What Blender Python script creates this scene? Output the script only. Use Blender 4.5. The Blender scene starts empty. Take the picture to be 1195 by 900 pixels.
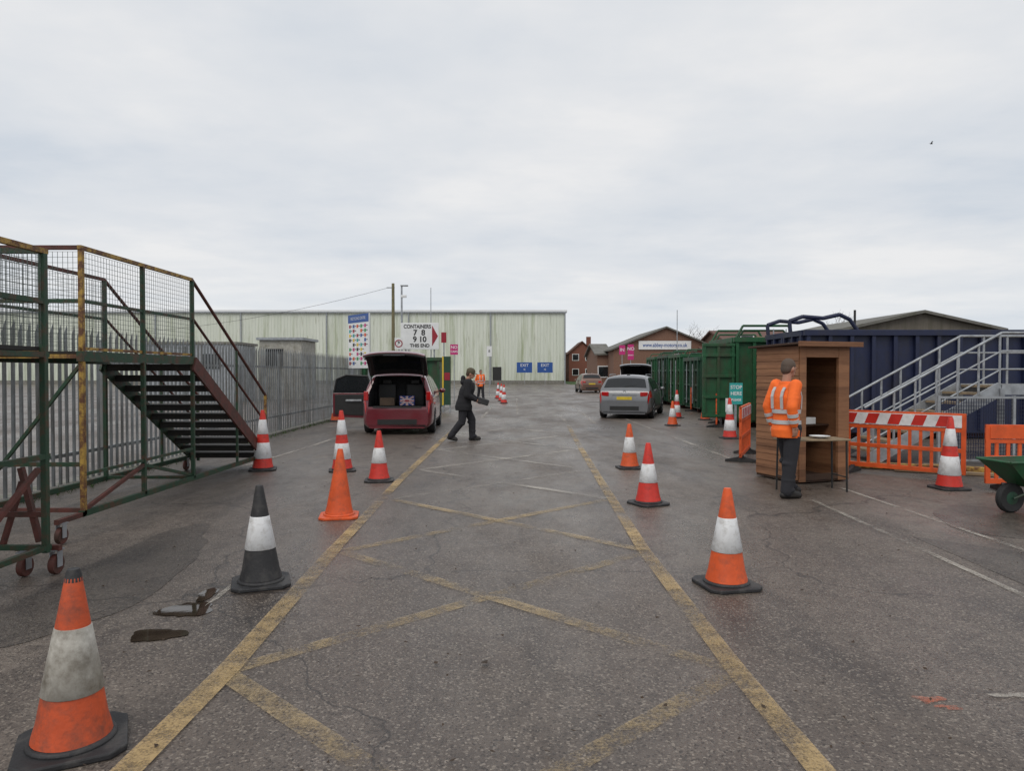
import bpy, bmesh, math, random
import numpy as np
from mathutils import Vector, Matrix, Euler
random.seed(7)
S=bpy.context.scene; COL=S.collection
R=math.radians; PI=math.pi
def X(px,d): return (px-597.5)/830*d
def Z(py,d): return 1.6+(435-py)/830*d
# ---------------------------------------------------------------- materials
def nodes(name):
    m=bpy.data.materials.new(name); m.use_nodes=True
    nt=m.node_tree; b=nt.nodes['Principled BSDF']; return m,nt,b
def N(nt,t,**k):
    n=nt.nodes.new(t)
    for a,v in k.items(): setattr(n,a,v)
    return n
def noise(nt,scale,detail=4,rough=.6,vec=None,stretch=None):
    tc=nt.nodes.get('TC') or N(nt,'ShaderNodeTexCoord'); tc.name='TC'
    n=N(nt,'ShaderNodeTexNoise'); n.inputs['Scale'].default_value=scale
    n.inputs['Detail'].default_value=detail; n.inputs['Roughness'].default_value=rough
    src=vec or tc.outputs['Object']
    if stretch:
        mp=N(nt,'ShaderNodeMapping'); mp.inputs['Scale'].default_value=stretch
        nt.links.new(src,mp.inputs[0]); src=mp.outputs[0]
    nt.links.new(src,n.inputs['Vector']); return n.outputs['Fac']
def ramp(nt,fac,a,b,ca=(0,0,0),cb=(1,1,1)):
    r=N(nt,'ShaderNodeValToRGB'); r.color_ramp.elements[0].position=a; r.color_ramp.elements[1].position=b
    r.color_ramp.elements[0].color=(*ca,1); r.color_ramp.elements[1].color=(*cb,1)
    nt.links.new(fac,r.inputs[0]); return r.outputs[0]
def mix(nt,fac,a,b,mode='MIX'):
    m=N(nt,'ShaderNodeMix',data_type='RGBA',blend_type=mode)
    for sock,v in ((m.inputs[0],fac),(m.inputs[6],a),(m.inputs[7],b)):
        if isinstance(v,bpy.types.NodeSocket): nt.links.new(v,sock)
        elif isinstance(v,(int,float)): sock.default_value=v
        else: sock.default_value=(*v,1)
    return m.outputs[2]
def bump(nt,b,fac,strength=.3,dist=.01):
    u=N(nt,'ShaderNodeBump'); u.inputs['Strength'].default_value=strength; u.inputs['Distance'].default_value=dist
    nt.links.new(fac,u.inputs['Height']); nt.links.new(u.outputs[0],b.inputs['Normal'])
def M(name,col,rough=.55,metal=0,var=.25,scale=5,dirt=None,damt=(.5,.7),dscale=4,stretch=None,bmp=0,bscale=60,coat=0):
    m,nt,b=nodes(name)
    f=noise(nt,scale,5)
    c=mix(nt,ramp(nt,f,.3,.7),tuple(x*(1-var) for x in col),tuple(min(1,x*(1+var*.6)) for x in col))
    if dirt:
        g=noise(nt,dscale,6,.7,stretch=stretch)
        c=mix(nt,ramp(nt,g,damt[0],damt[1]),c,dirt)
    nt.links.new(c,b.inputs['Base Color'])
    rr=N(nt,'ShaderNodeMapRange'); rr.inputs[3].default_value=max(0,rough-.1); rr.inputs[4].default_value=min(1,rough+.12)
    nt.links.new(f,rr.inputs[0]); nt.links.new(rr.outputs[0],b.inputs['Roughness'])
    b.inputs['Metallic'].default_value=metal
    if coat: b.inputs['Coat Weight'].default_value=coat; b.inputs['Coat Roughness'].default_value=.06
    if bmp: bump(nt,b,noise(nt,bscale,4),bmp,.01)
    return m
m_orange=M('cone_orange',(.70,.10,.02),.5,dirt=(.25,.06,.03),damt=(.5,.8),dscale=9,bmp=.15)
m_dorange=M('grimy_cone_orange',(.58,.085,.022),.55,dirt=(.16,.055,.035),damt=(.45,.72),dscale=8,bmp=.2)
m_red=M('cone_red',(.62,.035,.022),.5,dirt=(.20,.03,.02),damt=(.52,.8),dscale=9,bmp=.15)
m_white=M('cone_white',(.72,.73,.74),.4,dirt=(.34,.32,.29),damt=(.5,.8),dscale=12)
m_dwhite=M('dirty_white_sleeve',(.52,.50,.45),.5,dirt=(.17,.15,.12),damt=(.36,.68),dscale=9)
m_black=M('black_rubber',(.022,.022,.024),.6,dirt=(.08,.075,.07),damt=(.5,.8),dscale=8,bmp=.3)
m_tyre=M('tyre_rubber',(.018,.018,.019),.75,bmp=.2)
m_green=M('green_steel',(.016,.052,.026),.6,dirt=(.075,.035,.018),damt=(.48,.64),dscale=7,bmp=.2)
m_rust=M('rusty_red_steel',(.11,.032,.024),.7,dirt=(.05,.026,.018),damt=(.45,.65),dscale=8,bmp=.3)
m_yellow=M('worn_yellow_steel',(.40,.25,.05),.6,dirt=(.11,.045,.02),damt=(.42,.56),dscale=9,bmp=.3)
m_gal=M('galvanised_steel',(.36,.38,.40),.45,metal=.55,var=.3,scale=7,dirt=(.16,.14,.12),damt=(.55,.85),dscale=3)
m_wire=M('dull_wire',(.10,.12,.11),.6,metal=.3)
m_fence=M('palisade_steel',(.27,.29,.30),.5,metal=.35,var=.35,scale=3,dirt=(.12,.11,.09),damt=(.42,.75),dscale=2.5,stretch=(1,1,.25))
m_tread=M('dark_tread_steel',(.02,.018,.016),.7,dirt=(.05,.035,.022),damt=(.55,.8))
m_sgreen=M('skip_green',(.012,.088,.033),.5,dirt=(.05,.035,.022),damt=(.46,.70),dscale=2.2,stretch=(1,1,.3),bmp=.1)
m_dgreen=M('skip_dark_green',(.012,.055,.03),.5,dirt=(.05,.035,.025),damt=(.48,.74),dscale=2,stretch=(1,1,.3))
m_sblue=M('skip_blue',(.010,.016,.052),.5,dirt=(.028,.025,.03),damt=(.5,.8),dscale=1.5,stretch=(1,1,.3))
m_bplastic=M('barrier_orange_plastic',(.68,.10,.02),.45,dirt=(.28,.08,.03),damt=(.55,.85),dscale=6)
m_bred=M('barrier_red',(.55,.03,.02),.35)
m_bwhite=M('barrier_white',(.75,.75,.75),.35,dirt=(.4,.38,.35),damt=(.55,.85))
m_carred=M('deep_red_paint',(.13,.005,.014),.3,var=.08,coat=1,dirt=(.05,.015,.015),damt=(.6,.9),dscale=2)
m_silver=M('silver_paint',(.17,.175,.185),.35,metal=.45,var=.08,coat=.6,dirt=(.10,.095,.09),damt=(.55,.85),dscale=2)
m_brown=M('bronze_paint',(.16,.09,.065),.35,metal=.3,var=.08,coat=.8)
m_navy=M('dark_navy_paint',(.02,.025,.04),.3,var=.08,coat=1)
m_glass=M('dark_window_glass',(.012,.014,.016),.08,var=.1)
m_trim=M('black_trim',(.018,.018,.018),.5)
m_inner=M('dark_interior',(.02,.02,.022),.85,bmp=.1)
m_lamp=M('red_lamp_lens',(.45,.01,.01),.15,coat=1)
m_lampw=M('clear_lamp_lens',(.6,.6,.6),.12,coat=1)
m_rim=M('alloy_rim',(.32,.33,.34),.35,metal=.8)
m_plate=M('yellow_plate',(.62,.45,.03),.4)
def woodmat(name,a,b,plank=.11,axis=2):
    m,nt,bs=nodes(name)
    f=noise(nt,3,6,.65,stretch=(1,1,9)); c=mix(nt,ramp(nt,f,.3,.72),a,b)
    tc=nt.nodes['TC']; sp=N(nt,'ShaderNodeSeparateXYZ'); nt.links.new(tc.outputs['Object'],sp.inputs[0])
    mth=N(nt,'ShaderNodeMath',operation='DIVIDE'); mth.inputs[1].default_value=plank; nt.links.new(sp.outputs[axis],mth.inputs[0])
    fl=N(nt,'ShaderNodeMath',operation='FLOOR'); nt.links.new(mth.outputs[0],fl.inputs[0])
    wn=N(nt,'ShaderNodeTexWhiteNoise',noise_dimensions='1D'); nt.links.new(fl.outputs[0],wn.inputs['W'])
    c=mix(nt,.4,c,ramp(nt,wn.outputs[0],0,1,tuple(x*.6 for x in a),tuple(x*1.2 for x in b)))
    nt.links.new(c,bs.inputs['Base Color']); bs.inputs['Roughness'].default_value=.7
    bump(nt,bs,f,.3); return m
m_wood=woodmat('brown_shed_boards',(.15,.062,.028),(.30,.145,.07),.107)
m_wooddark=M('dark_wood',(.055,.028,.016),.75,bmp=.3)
m_plank=M('pale_plank',(.28,.21,.13),.75,dirt=(.12,.09,.06),damt=(.45,.7),bmp=.3)
m_cabin=M('pale_cabin_sheet',(.38,.37,.33),.7,dirt=(.2,.19,.15),damt=(.45,.7),bmp=.2)
m_pole=M('weathered_pole',(.17,.15,.08),.8,bmp=.3)
m_hivis=M('hi_vis_orange_cloth',(.95,.16,.02),.75,var=.14,scale=9,bmp=.9,bscale=9)
m_reflect=M('silver_reflective_tape',(.50,.51,.51),.4,var=.1)
m_dark=M('black_cloth',(.014,.014,.017),.9,var=.3,bmp=.9,bscale=9)
m_trous=M('charcoal_cloth',(.020,.020,.025),.9,var=.3,bmp=.9,bscale=9)
m_skin=M('skin',(.42,.22,.15),.55,var=.1)
m_hair=M('brown_hair',(.06,.035,.02),.8,bmp=.5,bscale=80)
m_hairg=M('dark_hair',(.09,.065,.05),.8,bmp=.5,bscale=80)
m_cap=M('olive_cap',(.09,.075,.045),.85)
m_boot=M('boot_leather',(.015,.013,.012),.55)
m_sblue2=M('sign_blue',(.02,.08,.30),.4,var=.08)
m_steal=M('sign_teal',(.03,.33,.31),.4,var=.08)
m_spink=M('sign_magenta',(.50,.02,.17),.4,var=.08)
m_sred=M('sign_red',(.30,.015,.03),.4,var=.08)
m_swhite=M('sign_white',(.74,.75,.75),.4,var=.06,dirt=(.5,.5,.48),damt=(.6,.9))
m_sblk=M('sign_black',(.02,.02,.02),.5)
m_sgrn=M('sign_green',(.03,.28,.08),.4,var=.08); m_syel=M('sign_yellow',(.65,.46,.04),.4,var=.08)
m_brick=M('red_brick',(.20,.075,.05),.85,var=.3,scale=14,bmp=.3)
m_brick2=M('brown_brick',(.20,.11,.075),.85,var=.3,scale=10,bmp=.3)
m_roof=M('grey_roof_sheet',(.15,.145,.13),.8,var=.25,scale=1,dirt=(.07,.075,.04),damt=(.5,.8),dscale=.8,stretch=(2,.3,1))
m_barn=M('grey_brown_sheeting',(.13,.115,.095),.85,var=.3,scale=1,dirt=(.07,.065,.045),damt=(.45,.75),dscale=1.2,stretch=(3,1,.2))
m_tile=M('roof_tile',(.13,.065,.05),.85,var=.3,scale=3)
m_conc=M('concrete',(.22,.21,.19),.85,dirt=(.09,.10,.05),damt=(.5,.7),bmp=.3)
m_bark=M('bark',(.075,.06,.045),.9,bmp=.4)
m_twig=M('twigs',(.10,.075,.06),.9)
m_evergreen=M('hedge_leaf',(.035,.05,.022),.8,var=.5,scale=3)
m_bag=M('blue_bag_cloth',(.02,.03,.16),.7)
def cladding():
    m,nt,b=nodes('pale_cladding')
    base=mix(nt,ramp(nt,noise(nt,.25,4,.6,stretch=(4,1,.25)),.3,.75),(.58,.62,.53),(.70,.73,.65))
    g=noise(nt,.5,6,.7,stretch=(2.2,1,.12)); tc=nt.nodes['TC']
    sp=N(nt,'ShaderNodeSeparateXYZ'); nt.links.new(tc.outputs['Object'],sp.inputs[0])
    gr=N(nt,'ShaderNodeMapRange'); gr.inputs[1].default_value=0; gr.inputs[2].default_value=10.5; gr.inputs[3].default_value=.05; gr.inputs[4].default_value=-.05
    nt.links.new(sp.outputs[2],gr.inputs[0]); ad=N(nt,'ShaderNodeMath',operation='ADD'); nt.links.new(g,ad.inputs[0]); nt.links.new(gr.outputs[0],ad.inputs[1])
    c=mix(nt,ramp(nt,ad.outputs[0],.48,.74),base,(.30,.35,.20))
    c=mix(nt,ramp(nt,noise(nt,1.3,5,.7,stretch=(2,1,.2)),.56,.78),c,(.26,.27,.17))
    nt.links.new(c,b.inputs['Base Color']); b.inputs['Roughness'].default_value=.6; return m
m_clad=cladding()
def asphalt(name,k=1.0,wet=0.0):
    m,nt,b=nodes(name)
    big=noise(nt,.20,4,.6,stretch=(1,.5,1)); mid=noise(nt,3.2,8,.78); fine=noise(nt,90,3,.7)
    tc=nt.nodes['TC']
    vo=N(nt,'ShaderNodeTexVoronoi'); vo.inputs['Scale'].default_value=95; nt.links.new(tc.outputs['Object'],vo.inputs['Vector'])
    c=mix(nt,ramp(nt,big,.36,.62),(.094*k,.074*k,.061*k),(.165*k,.135*k,.112*k))
    c=mix(nt,ramp(nt,mid,.44,.66),c,(.078*k,.061*k,.051*k))
    c=mix(nt,ramp(nt,noise(nt,.9,6,.72,stretch=(1.4,.4,1)),.50,.64),c,(.062*k,.049*k,.042*k))
    sp=N(nt,'ShaderNodeSeparateColor'); nt.links.new(vo.outputs['Color'],sp.inputs[0])
    c=mix(nt,ramp(nt,sp.outputs[0],.76,1.0,cb=(.85,.85,.85)),c,(.27*k,.23*k,.19*k))
    c=mix(nt,ramp(nt,sp.outputs[1],.68,1,cb=(.9,.9,.9)),c,(.036*k,.028*k,.024*k))
    wv=N(nt,'ShaderNodeTexNoise'); wv.inputs['Scale'].default_value=1.4; wv.inputs['Detail'].default_value=6; nt.links.new(tc.outputs['Object'],wv.inputs['Vector'])
    vm=N(nt,'ShaderNodeVectorMath',operation='MULTIPLY_ADD'); vm.inputs[1].default_value=(.9,.9,0); nt.links.new(wv.outputs['Color'],vm.inputs[0]); nt.links.new(tc.outputs['Object'],vm.inputs[2])
    vc=N(nt,'ShaderNodeTexVoronoi',feature='DISTANCE_TO_EDGE'); vc.inputs['Scale'].default_value=.28; nt.links.new(vm.outputs[0],vc.inputs['Vector'])
    cr=ramp(nt,vc.outputs['Distance'],.0005,.004,(.9,.9,.9),(0,0,0)); c=mix(nt,cr,c,(.025,.02,.018))
    nt.links.new(c,b.inputs['Base Color'])
    w=noise(nt,.6,6,.7,stretch=(1,.4,1))
    rr=N(nt,'ShaderNodeMapRange'); rr.inputs[1].default_value=.38; rr.inputs[2].default_value=.62
    rr.inputs[3].default_value=.26-wet; rr.inputs[4].default_value=.58-wet
    nt.links.new(w,rr.inputs[0]); nt.links.new(rr.outputs[0],b.inputs['Roughness'])
    ad=N(nt,'ShaderNodeMath',operation='MULTIPLY_ADD'); ad.inputs[1].default_value=.6
    nt.links.new(fine,ad.inputs[0]); nt.links.new(vo.outputs['Distance'],ad.inputs[2]); bump(nt,b,ad.outputs[0],.6,.006)
    return m
m_asph=asphalt('damp_asphalt'); m_patch=asphalt('asphalt_patch',.66,.04)
def paint(name,col,lo=.42,hi=.60,amax=.8):
    m,nt,b=nodes(name)
    f=noise(nt,6,8,.75); g=noise(nt,70,3,.7); c=noise(nt,.8,3)
    nt.links.new(mix(nt,ramp(nt,c,.35,.65),tuple(x*.75 for x in col),col),b.inputs['Base Color']); b.inputs['Roughness'].default_value=.55
    a=N(nt,'ShaderNodeMath',operation='MULTIPLY_ADD'); a.inputs[1].default_value=.45; nt.links.new(g,a.inputs[0])
    s=N(nt,'ShaderNodeMath',operation='MULTIPLY'); s.inputs[1].default_value=.55; nt.links.new(f,s.inputs[0]); nt.links.new(s.outputs[0],a.inputs[2])
    a2=N(nt,'ShaderNodeMath',operation='MULTIPLY_ADD'); a2.inputs[1].default_value=.6; nt.links.new(c,a2.inputs[0]); nt.links.new(a.outputs[0],a2.inputs[2])
    rp=ramp(nt,a2.outputs[0],lo+.30,hi+.30)
    mu=N(nt,'ShaderNodeMath',operation='MULTIPLY'); mu.inputs[1].default_value=amax; nt.links.new(rp,mu.inputs[0])
    nt.links.new(mu.outputs[0],b.inputs['Alpha']); return m
m_ypaint=paint('worn_yellow_paint',(.50,.35,.16),.40,.62,.80)
m_ypaint2=paint('faint_yellow_paint',(.46,.34,.18),.43,.62,.68)
m_wpaint=paint('worn_white_paint',(.50,.46,.40),.42,.62,.68)
m_opaint=paint('orange_spray_paint',(.65,.16,.07),.36,.62,.7)
def watermat():
    m,nt,b=nodes('puddle_water'); b.inputs['Roughness'].default_value=.03
    f=noise(nt,5,3); bump(nt,b,f,.02)
    nt.links.new(mix(nt,ramp(nt,f,.4,.6),(.03,.022,.016),(.05,.038,.028)),b.inputs['Base Color']); return m
m_water=watermat()
m_grass=M('grass_verge',(.05,.10,.02),.9,var=.4,scale=2)
# ---------------------------------------------------------------- mesh helpers
class MB:
    def __init__(s): s.v=[]; s.f=[]
    def add(s,v,f):
        n=len(s.v); s.v+= [tuple(p) for p in v]; s.f+=[tuple(i+n for i in q) for q in f]; return s
    def hexa(s,p): return s.add(p,[(0,3,2,1),(4,5,6,7),(0,1,5,4),(1,2,6,5),(2,3,7,6),(3,0,4,7)])
    def box(s,c,d,rot=None):
        m=Euler(rot).to_matrix() if rot else Matrix.Identity(3); c=Vector(c)
        P=[c+m@Vector((x*d[0]/2,y*d[1]/2,z*d[2]/2)) for z in(-1,1) for x,y in((-1,-1),(1,-1),(1,1),(-1,1))]
        return s.hexa(P)
    def bb(s,x0,x1,y0,y1,z0,z1): return s.box(((x0+x1)/2,(y0+y1)/2,(z0+z1)/2),(abs(x1-x0),abs(y1-y0),abs(z1-z0)))
    def frame(s,p,q):
        a=(Vector(q)-Vector(p)).normalized(); up=Vector((0,0,1)) if abs(a.z)<.95 else Vector((0,1,0))
        u=a.cross(up).normalized(); w=u.cross(a).normalized(); return u,w
    def bar(s,p,q,w,h=None):
        h=h or w; u,v=s.frame(p,q); p=Vector(p);q=Vector(q)
        return s.hexa([e+u*x*w/2+v*y*h/2 for e in(p,q) for x,y in((-1,-1),(1,-1),(1,1),(-1,1))])
    def tube(s,p,q,r,r2=None,n=10):
        r2=r if r2 is None else r2; u,v=s.frame(p,q); p=Vector(p);q=Vector(q)
        V=[e+(u*math.cos(2*PI*i/n)+v*math.sin(2*PI*i/n))*k for e,k in((p,r),(q,r2)) for i in range(n)]
        F=[(i,(i+1)%n,n+(i+1)%n,n+i) for i in range(n)]+[tuple(range(n-1,-1,-1)),tuple(range(n,2*n))]
        return s.add(V,F)
    def path(s,pts,r,n=8):
        for a,b in zip(pts,pts[1:]): s.tube(a,b,r,n=n)
        return s
    def prism(s,poly,a0,a1,ax='y'):
        mp={'y':lambda p,a:(p[0],a,p[1]),'x':lambda p,a:(a,p[0],p[1]),'z':lambda p,a:(p[0],p[1],a)}[ax]
        n=len(poly); V=[mp(p,a0) for p in poly]+[mp(p,a1) for p in poly]
        F=[(i,(i+1)%n,n+(i+1)%n,n+i) for i in range(n)]+[tuple(range(n-1,-1,-1)),tuple(range(n,2*n))]
        return s.add(V,F)
    def lathe(s,prof,n=28,c=(0,0,0),ax='z',caps=True):
        V=[]
        for r,h in prof:
            for i in range(n):
                a=2*PI*i/n; x,y=r*math.cos(a),r*math.sin(a)
                V.append({'z':(c[0]+x,c[1]+y,c[2]+h),'x':(c[0]+h,c[1]+x,c[2]+y),'y':(c[0]+x,c[1]+h,c[2]+y)}[ax])
        m=len(prof)
        F=[(j*n+i,j*n+(i+1)%n,((j+1)%m)*n+(i+1)%n,((j+1)%m)*n+i) for j in range(m-1 if caps else m) for i in range(n)]
        if caps: F+=[tuple(range(n-1,-1,-1)),tuple(range((m-1)*n,m*n))]
        return s.add(V,F)
    def ell(s,c,r,n=14,rot=None):
        m=Euler(rot).to_matrix() if rot else Matrix.Identity(3); c=Vector(c); rings=n//2
        V=[c+m@Vector((0,0,-r[2]))]
        for j in range(1,rings):
            a=-PI/2+PI*j/rings
            V+=[c+m@Vector((r[0]*math.cos(a)*math.cos(2*PI*i/n),r[1]*math.cos(a)*math.sin(2*PI*i/n),r[2]*math.sin(a))) for i in range(n)]
        V.append(c+m@Vector((0,0,r[2]))); t=len(V)-1
        F=[(0,1+(i+1)%n,1+i) for i in range(n)]
        for j in range(rings-2): F+=[(1+j*n+i,1+j*n+(i+1)%n,1+(j+1)*n+(i+1)%n,1+(j+1)*n+i) for i in range(n)]
        F+=[(t,1+(rings-2)*n+i,1+(rings-2)*n+(i+1)%n) for i in range(n)]
        return s.add(V,F)
    def rings(s,R_,n=24,caps=True):
        V=[]
        for c,rx,ry in R_: V+=[(c[0]+rx*math.cos(2*PI*i/n),c[1]+ry*math.sin(2*PI*i/n),c[2]) for i in range(n)]
        F=[(j*n+i,j*n+(i+1)%n,(j+1)*n+(i+1)%n,(j+1)*n+i) for j in range(len(R_)-1) for i in range(n)]
        if caps: F+=[tuple(range(n-1,-1,-1)),tuple(range((len(R_)-1)*n,len(R_)*n))]
        return s.add(V,F)
    def limb(s,p,q,r1,r2,n=12):
        s.tube(p,q,r1,r2,n); s.ell(p,(r1,)*3,12); s.ell(q,(r2,)*3,12); return s
    def build(s,name,mat,parent=None,bevel=0,smooth=None):
        me=bpy.data.meshes.new(name); me.from_pydata(s.v,[],s.f)
        bm=bmesh.new(); bm.from_mesh(me); bmesh.ops.recalc_face_normals(bm,faces=bm.faces); bm.to_mesh(me); bm.free()
        if smooth is not None:
            me.shade_smooth(); me.set_sharp_from_angle(angle=R(smooth))
        me.materials.append(mat); o=bpy.data.objects.new(name,me); COL.objects.link(o)
        if parent: o.parent=parent
        if bevel:
            b=o.modifiers.new('bevel','BEVEL'); b.width=bevel; b.segments=2; b.limit_method='ANGLE'
        return o
def thing(name,label,cat,loc=(0,0,0),rotz=0,group=None):
    o=bpy.data.objects.new(name,None); COL.objects.link(o); o.location=loc; o.rotation_euler=(0,0,rotz)
    o['label']=label; o['category']=cat
    if group: o['group']=group
    return o
def tag(o,label,cat,group=None):
    o['label']=label; o['category']=cat
    if group: o['group']=group
    return o
def struct(o): o['kind']='structure'; return o
def copytree(o,parent=None):
    c=o.copy(); COL.objects.link(c); c.parent=parent
    for ch in [k for k in o.children]: copytree(ch,c)
    return c
def dup(o,label,loc,rotz,group=None,scale=1):
    c=copytree(o); c['label']=label; c.location=loc; c.rotation_euler=(0,0,rotz); c.scale=(scale,)*3
    return c
def bake(o):
    bpy.context.view_layer.update(); dg=bpy.context.evaluated_depsgraph_get()
    return bpy.data.meshes.new_from_object(o.evaluated_get(dg))
def blob(mb,name,mat,parent,voxel=.01,sm=4):
    me=bpy.data.meshes.new(name); me.from_pydata(mb.v,[],mb.f); o=bpy.data.objects.new(name,me); COL.objects.link(o)
    bm=bmesh.new(); bm.from_mesh(me); bmesh.ops.recalc_face_normals(bm,faces=bm.faces); bm.to_mesh(me); bm.free()
    r=o.modifiers.new('r','REMESH'); r.mode='VOXEL'; r.voxel_size=voxel
    s=o.modifiers.new('s','SMOOTH'); s.factor=.5; s.iterations=sm
    nm=bake(o); o.modifiers.clear(); o.data=nm; nm.shade_smooth(); nm.materials.clear(); nm.materials.append(mat); o.parent=parent
    return o
def text(name,body,size,mat,parent,loc,rot=(PI/2,0,0),align='CENTER',sx=1,bold=0.0):
    cu=bpy.data.curves.new(name,'FONT'); cu.body=body; cu.size=size; cu.align_x=align; cu.align_y='CENTER'; cu.offset=bold
    t=bpy.data.objects.new(name,cu); COL.objects.link(t); me=bake(t); bpy.data.objects.remove(t)
    me.materials.clear(); me.materials.append(mat)
    o=bpy.data.objects.new(name,me); COL.objects.link(o); o.parent=parent; o.location=loc; o.rotation_euler=rot; o.scale=(sx,1,1); return o
# ---------------------------------------------------------------- camera, light, world
cam=bpy.data.cameras.new('camera'); co=bpy.data.objects.new('camera',cam); COL.objects.link(co); S.camera=co
cam.sensor_width=36; cam.lens=25.0; cam.clip_end=3000; co.location=(0,0,1.6); co.rotation_euler=(R(90-1.035),0,0)
S.view_settings.view_transform='Standard'; S.view_settings.look='None'; S.view_settings.exposure=0
su=bpy.data.lights.new('sun','SUN'); su.energy=1.3; su.angle=R(35); su.color=(1,.95,.88)
so=bpy.data.objects.new('sun',su); COL.objects.link(so); so.rotation_euler=(R(38),0,R(-25))
w=bpy.data.worlds.new('World'); S.world=w; w.use_nodes=True; nt=w.node_tree
bg=nt.nodes['Background']; out=nt.nodes['World Output']
sk=N(nt,'ShaderNodeTexSky'); sk.sky_type='NISHITA'; sk.sun_disc=False; sk.sun_elevation=R(52); sk.sun_rotation=R(155)
nt.links.new(sk.outputs[0],bg.inputs[0]); bg.inputs[1].default_value=.08
tc=N(nt,'ShaderNodeTexCoord'); tc.name='TC'; sp=N(nt,'ShaderNodeSeparateXYZ'); nt.links.new(tc.outputs['Generated'],sp.inputs[0])
zz=N(nt,'ShaderNodeMath',operation='MAXIMUM'); zz.inputs[1].default_value=0; nt.links.new(sp.outputs[2],zz.inputs[0])
za=N(nt,'ShaderNodeMath',operation='ADD'); za.inputs[1].default_value=.09; nt.links.new(zz.outputs[0],za.inputs[0])
cb=N(nt,'ShaderNodeCombineXYZ')
for i in (0,1):
    dv=N(nt,'ShaderNodeMath',operation='DIVIDE'); nt.links.new(sp.outputs[i],dv.inputs[0]); nt.links.new(za.outputs[0],dv.inputs[1]); nt.links.new(dv.outputs[0],cb.inputs[i])
f1=noise(nt,.6,6,.55,vec=cb.outputs[0]); f2=noise(nt,1.4,6,.6,vec=cb.outputs[0],stretch=(.6,1.4,1))
c1=mix(nt,ramp(nt,f1,.36,.58),(.64,.69,.755),(.86,.86,.865))
c2=mix(nt,ramp(nt,f2,.42,.66,cb=(.7,.7,.7)),c1,(.75,.775,.81))
hz=ramp(nt,sp.outputs[2],.0,.13,(.55,.55,.55),(0,0,0)); c3=mix(nt,hz,c2,(.80,.845,.89))
bg2=N(nt,'ShaderNodeBackground'); nt.links.new(c3,bg2.inputs[0]); bg2.inputs[1].default_value=1.0
ms=N(nt,'ShaderNodeMixShader'); ms.inputs[0].default_value=.95
nt.links.new(bg.outputs[0],ms.inputs[1]); nt.links.new(bg2.outputs[0],ms.inputs[2]); nt.links.new(ms.outputs[0],out.inputs[0])
# ---------------------------------------------------------------- ground & markings
def sheet(name,quads,mat,z):
    mb=MB()
    for q in quads: mb.add([(x,y,z) for x,y in q],[tuple(range(len(q)))])
    o=mb.build(name,mat)
    for p in o.data.polygons:
        if p.normal.z<0: p.flip()
    return struct(o)
sheet('ground',[[(-900,-60),(900,-60),(900,1500),(-900,1500)]],m_asph,0)
def strip(pts,w):
    qs=[]
    for (a,b) in zip(pts,pts[1:]):
        a=Vector(a);b=Vector(b); n=(b-a).normalized(); n=Vector((-n.y,n.x))*w/2
        qs.append([tuple(a-n),tuple(b-n),tuple(b+n),tuple(a+n)])
    return qs
sheet('road_line',strip([(-1.57,1.0),(-1.52,3.8),(-1.6,6.4)],.13)+strip([(-1.6,6.41),(-1.66,10.4),(-1.64,20)],.12),m_ypaint,.012)
sheet('road_line',strip([(1.30,1.0),(1.2,3.7),(1.18,6.3)],.12)+strip([(1.18,6.31),(1.3,10.4),(1.45,15),(1.68,21)],.12),m_ypaint,.012)
sheet('road_line',strip([(1.68,21.01),(1.75,24),(1.65,26.5)],.12),m_wpaint,.012)
A1=[];A2=[];B1=[];B2=[]
for i,(a,b) in enumerate([(1.2,3.72),(3.8,6.28),(6.36,8.9),(8.98,11.6),(11.7,14.6),(14.7,18.2),(18.3,22.5)]):
    xr=1.14+.02*i+ (.2 if i>4 else 0)
    (A1 if i<3 else B1).extend(strip([(-1.5,a),(xr,b)],.12)); (A2 if i<3 else B2).extend(strip([(-1.5,b),(xr,a)],.12))
sheet('box_hatching',A1,m_ypaint2,.004); sheet('box_hatching',A2,m_ypaint2,.008); sheet('box_hatching_far',B1,m_wpaint,.004); sheet('box_hatching_far',B2,m_wpaint,.008)
sheet('bay_line',strip([(4.62,4.6),(4.55,9.8)],.06)+strip([(3.62,3.6),(3.76,8.9)],.06)+strip([(4.05,13),(3.95,20),(3.9,27)],.08),m_wpaint,.008)
sheet('bay_line_left',strip([(-4.6,11.5),(-4.35,15.5),(-4.3,17.5)],.08)+strip([(-1.1,24),(-.9,33)],.1)+strip([(2.6,22),(2.9,34)],.1)+strip([(1.7,30),(5.2,34)],.1)+strip([(.2,27),(.3,44)],.1),m_wpaint,.006)
def irr(cx,cy,rx,ry,n=60,seed=1,j=.3):
    rr=random.Random(seed); ph=[rr.uniform(0,6) for _ in range(5)]; o=[]
    for i in range(n):
        a=2*PI*i/n; k=1+j*(math.sin(2*a+ph[0])*.5+math.sin(3*a+ph[3])*.35+math.sin(5*a+ph[1])*.2+.12*math.sin(9*a+ph[2]))
        o.append((cx+rx*math.cos(a)*k,cy+ry*math.sin(a)*k))
    return o
sheet('asphalt_patch',[[(3.85,5.2),(4.5,4.95),(4.55,6.3),(3.9,6.9)],irr(2.9,20.5,.7,3,seed=31),irr(-3.1,5.6,.45,1.6,seed=33),irr(5.6,7.2,.9,1.3,seed=35)],m_patch,.0025)
for i,(px,py,rx,ry) in enumerate([(216,714,.15,.17),(180,744,.14,.12),(240,696,.06,.14)]):
    d=1328/(py-435); sheet('puddle',[irr(X(px,d),d,rx,ry,seed=i+3,j=.35)],m_water,.005)
sheet('spray_mark',[irr(X(1088,3.44),3.44,.05,.045,seed=4,j=.8),irr(X(1112,3.36),3.36,.06,.02,seed=5,j=.8)],m_opaint,.006)
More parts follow.
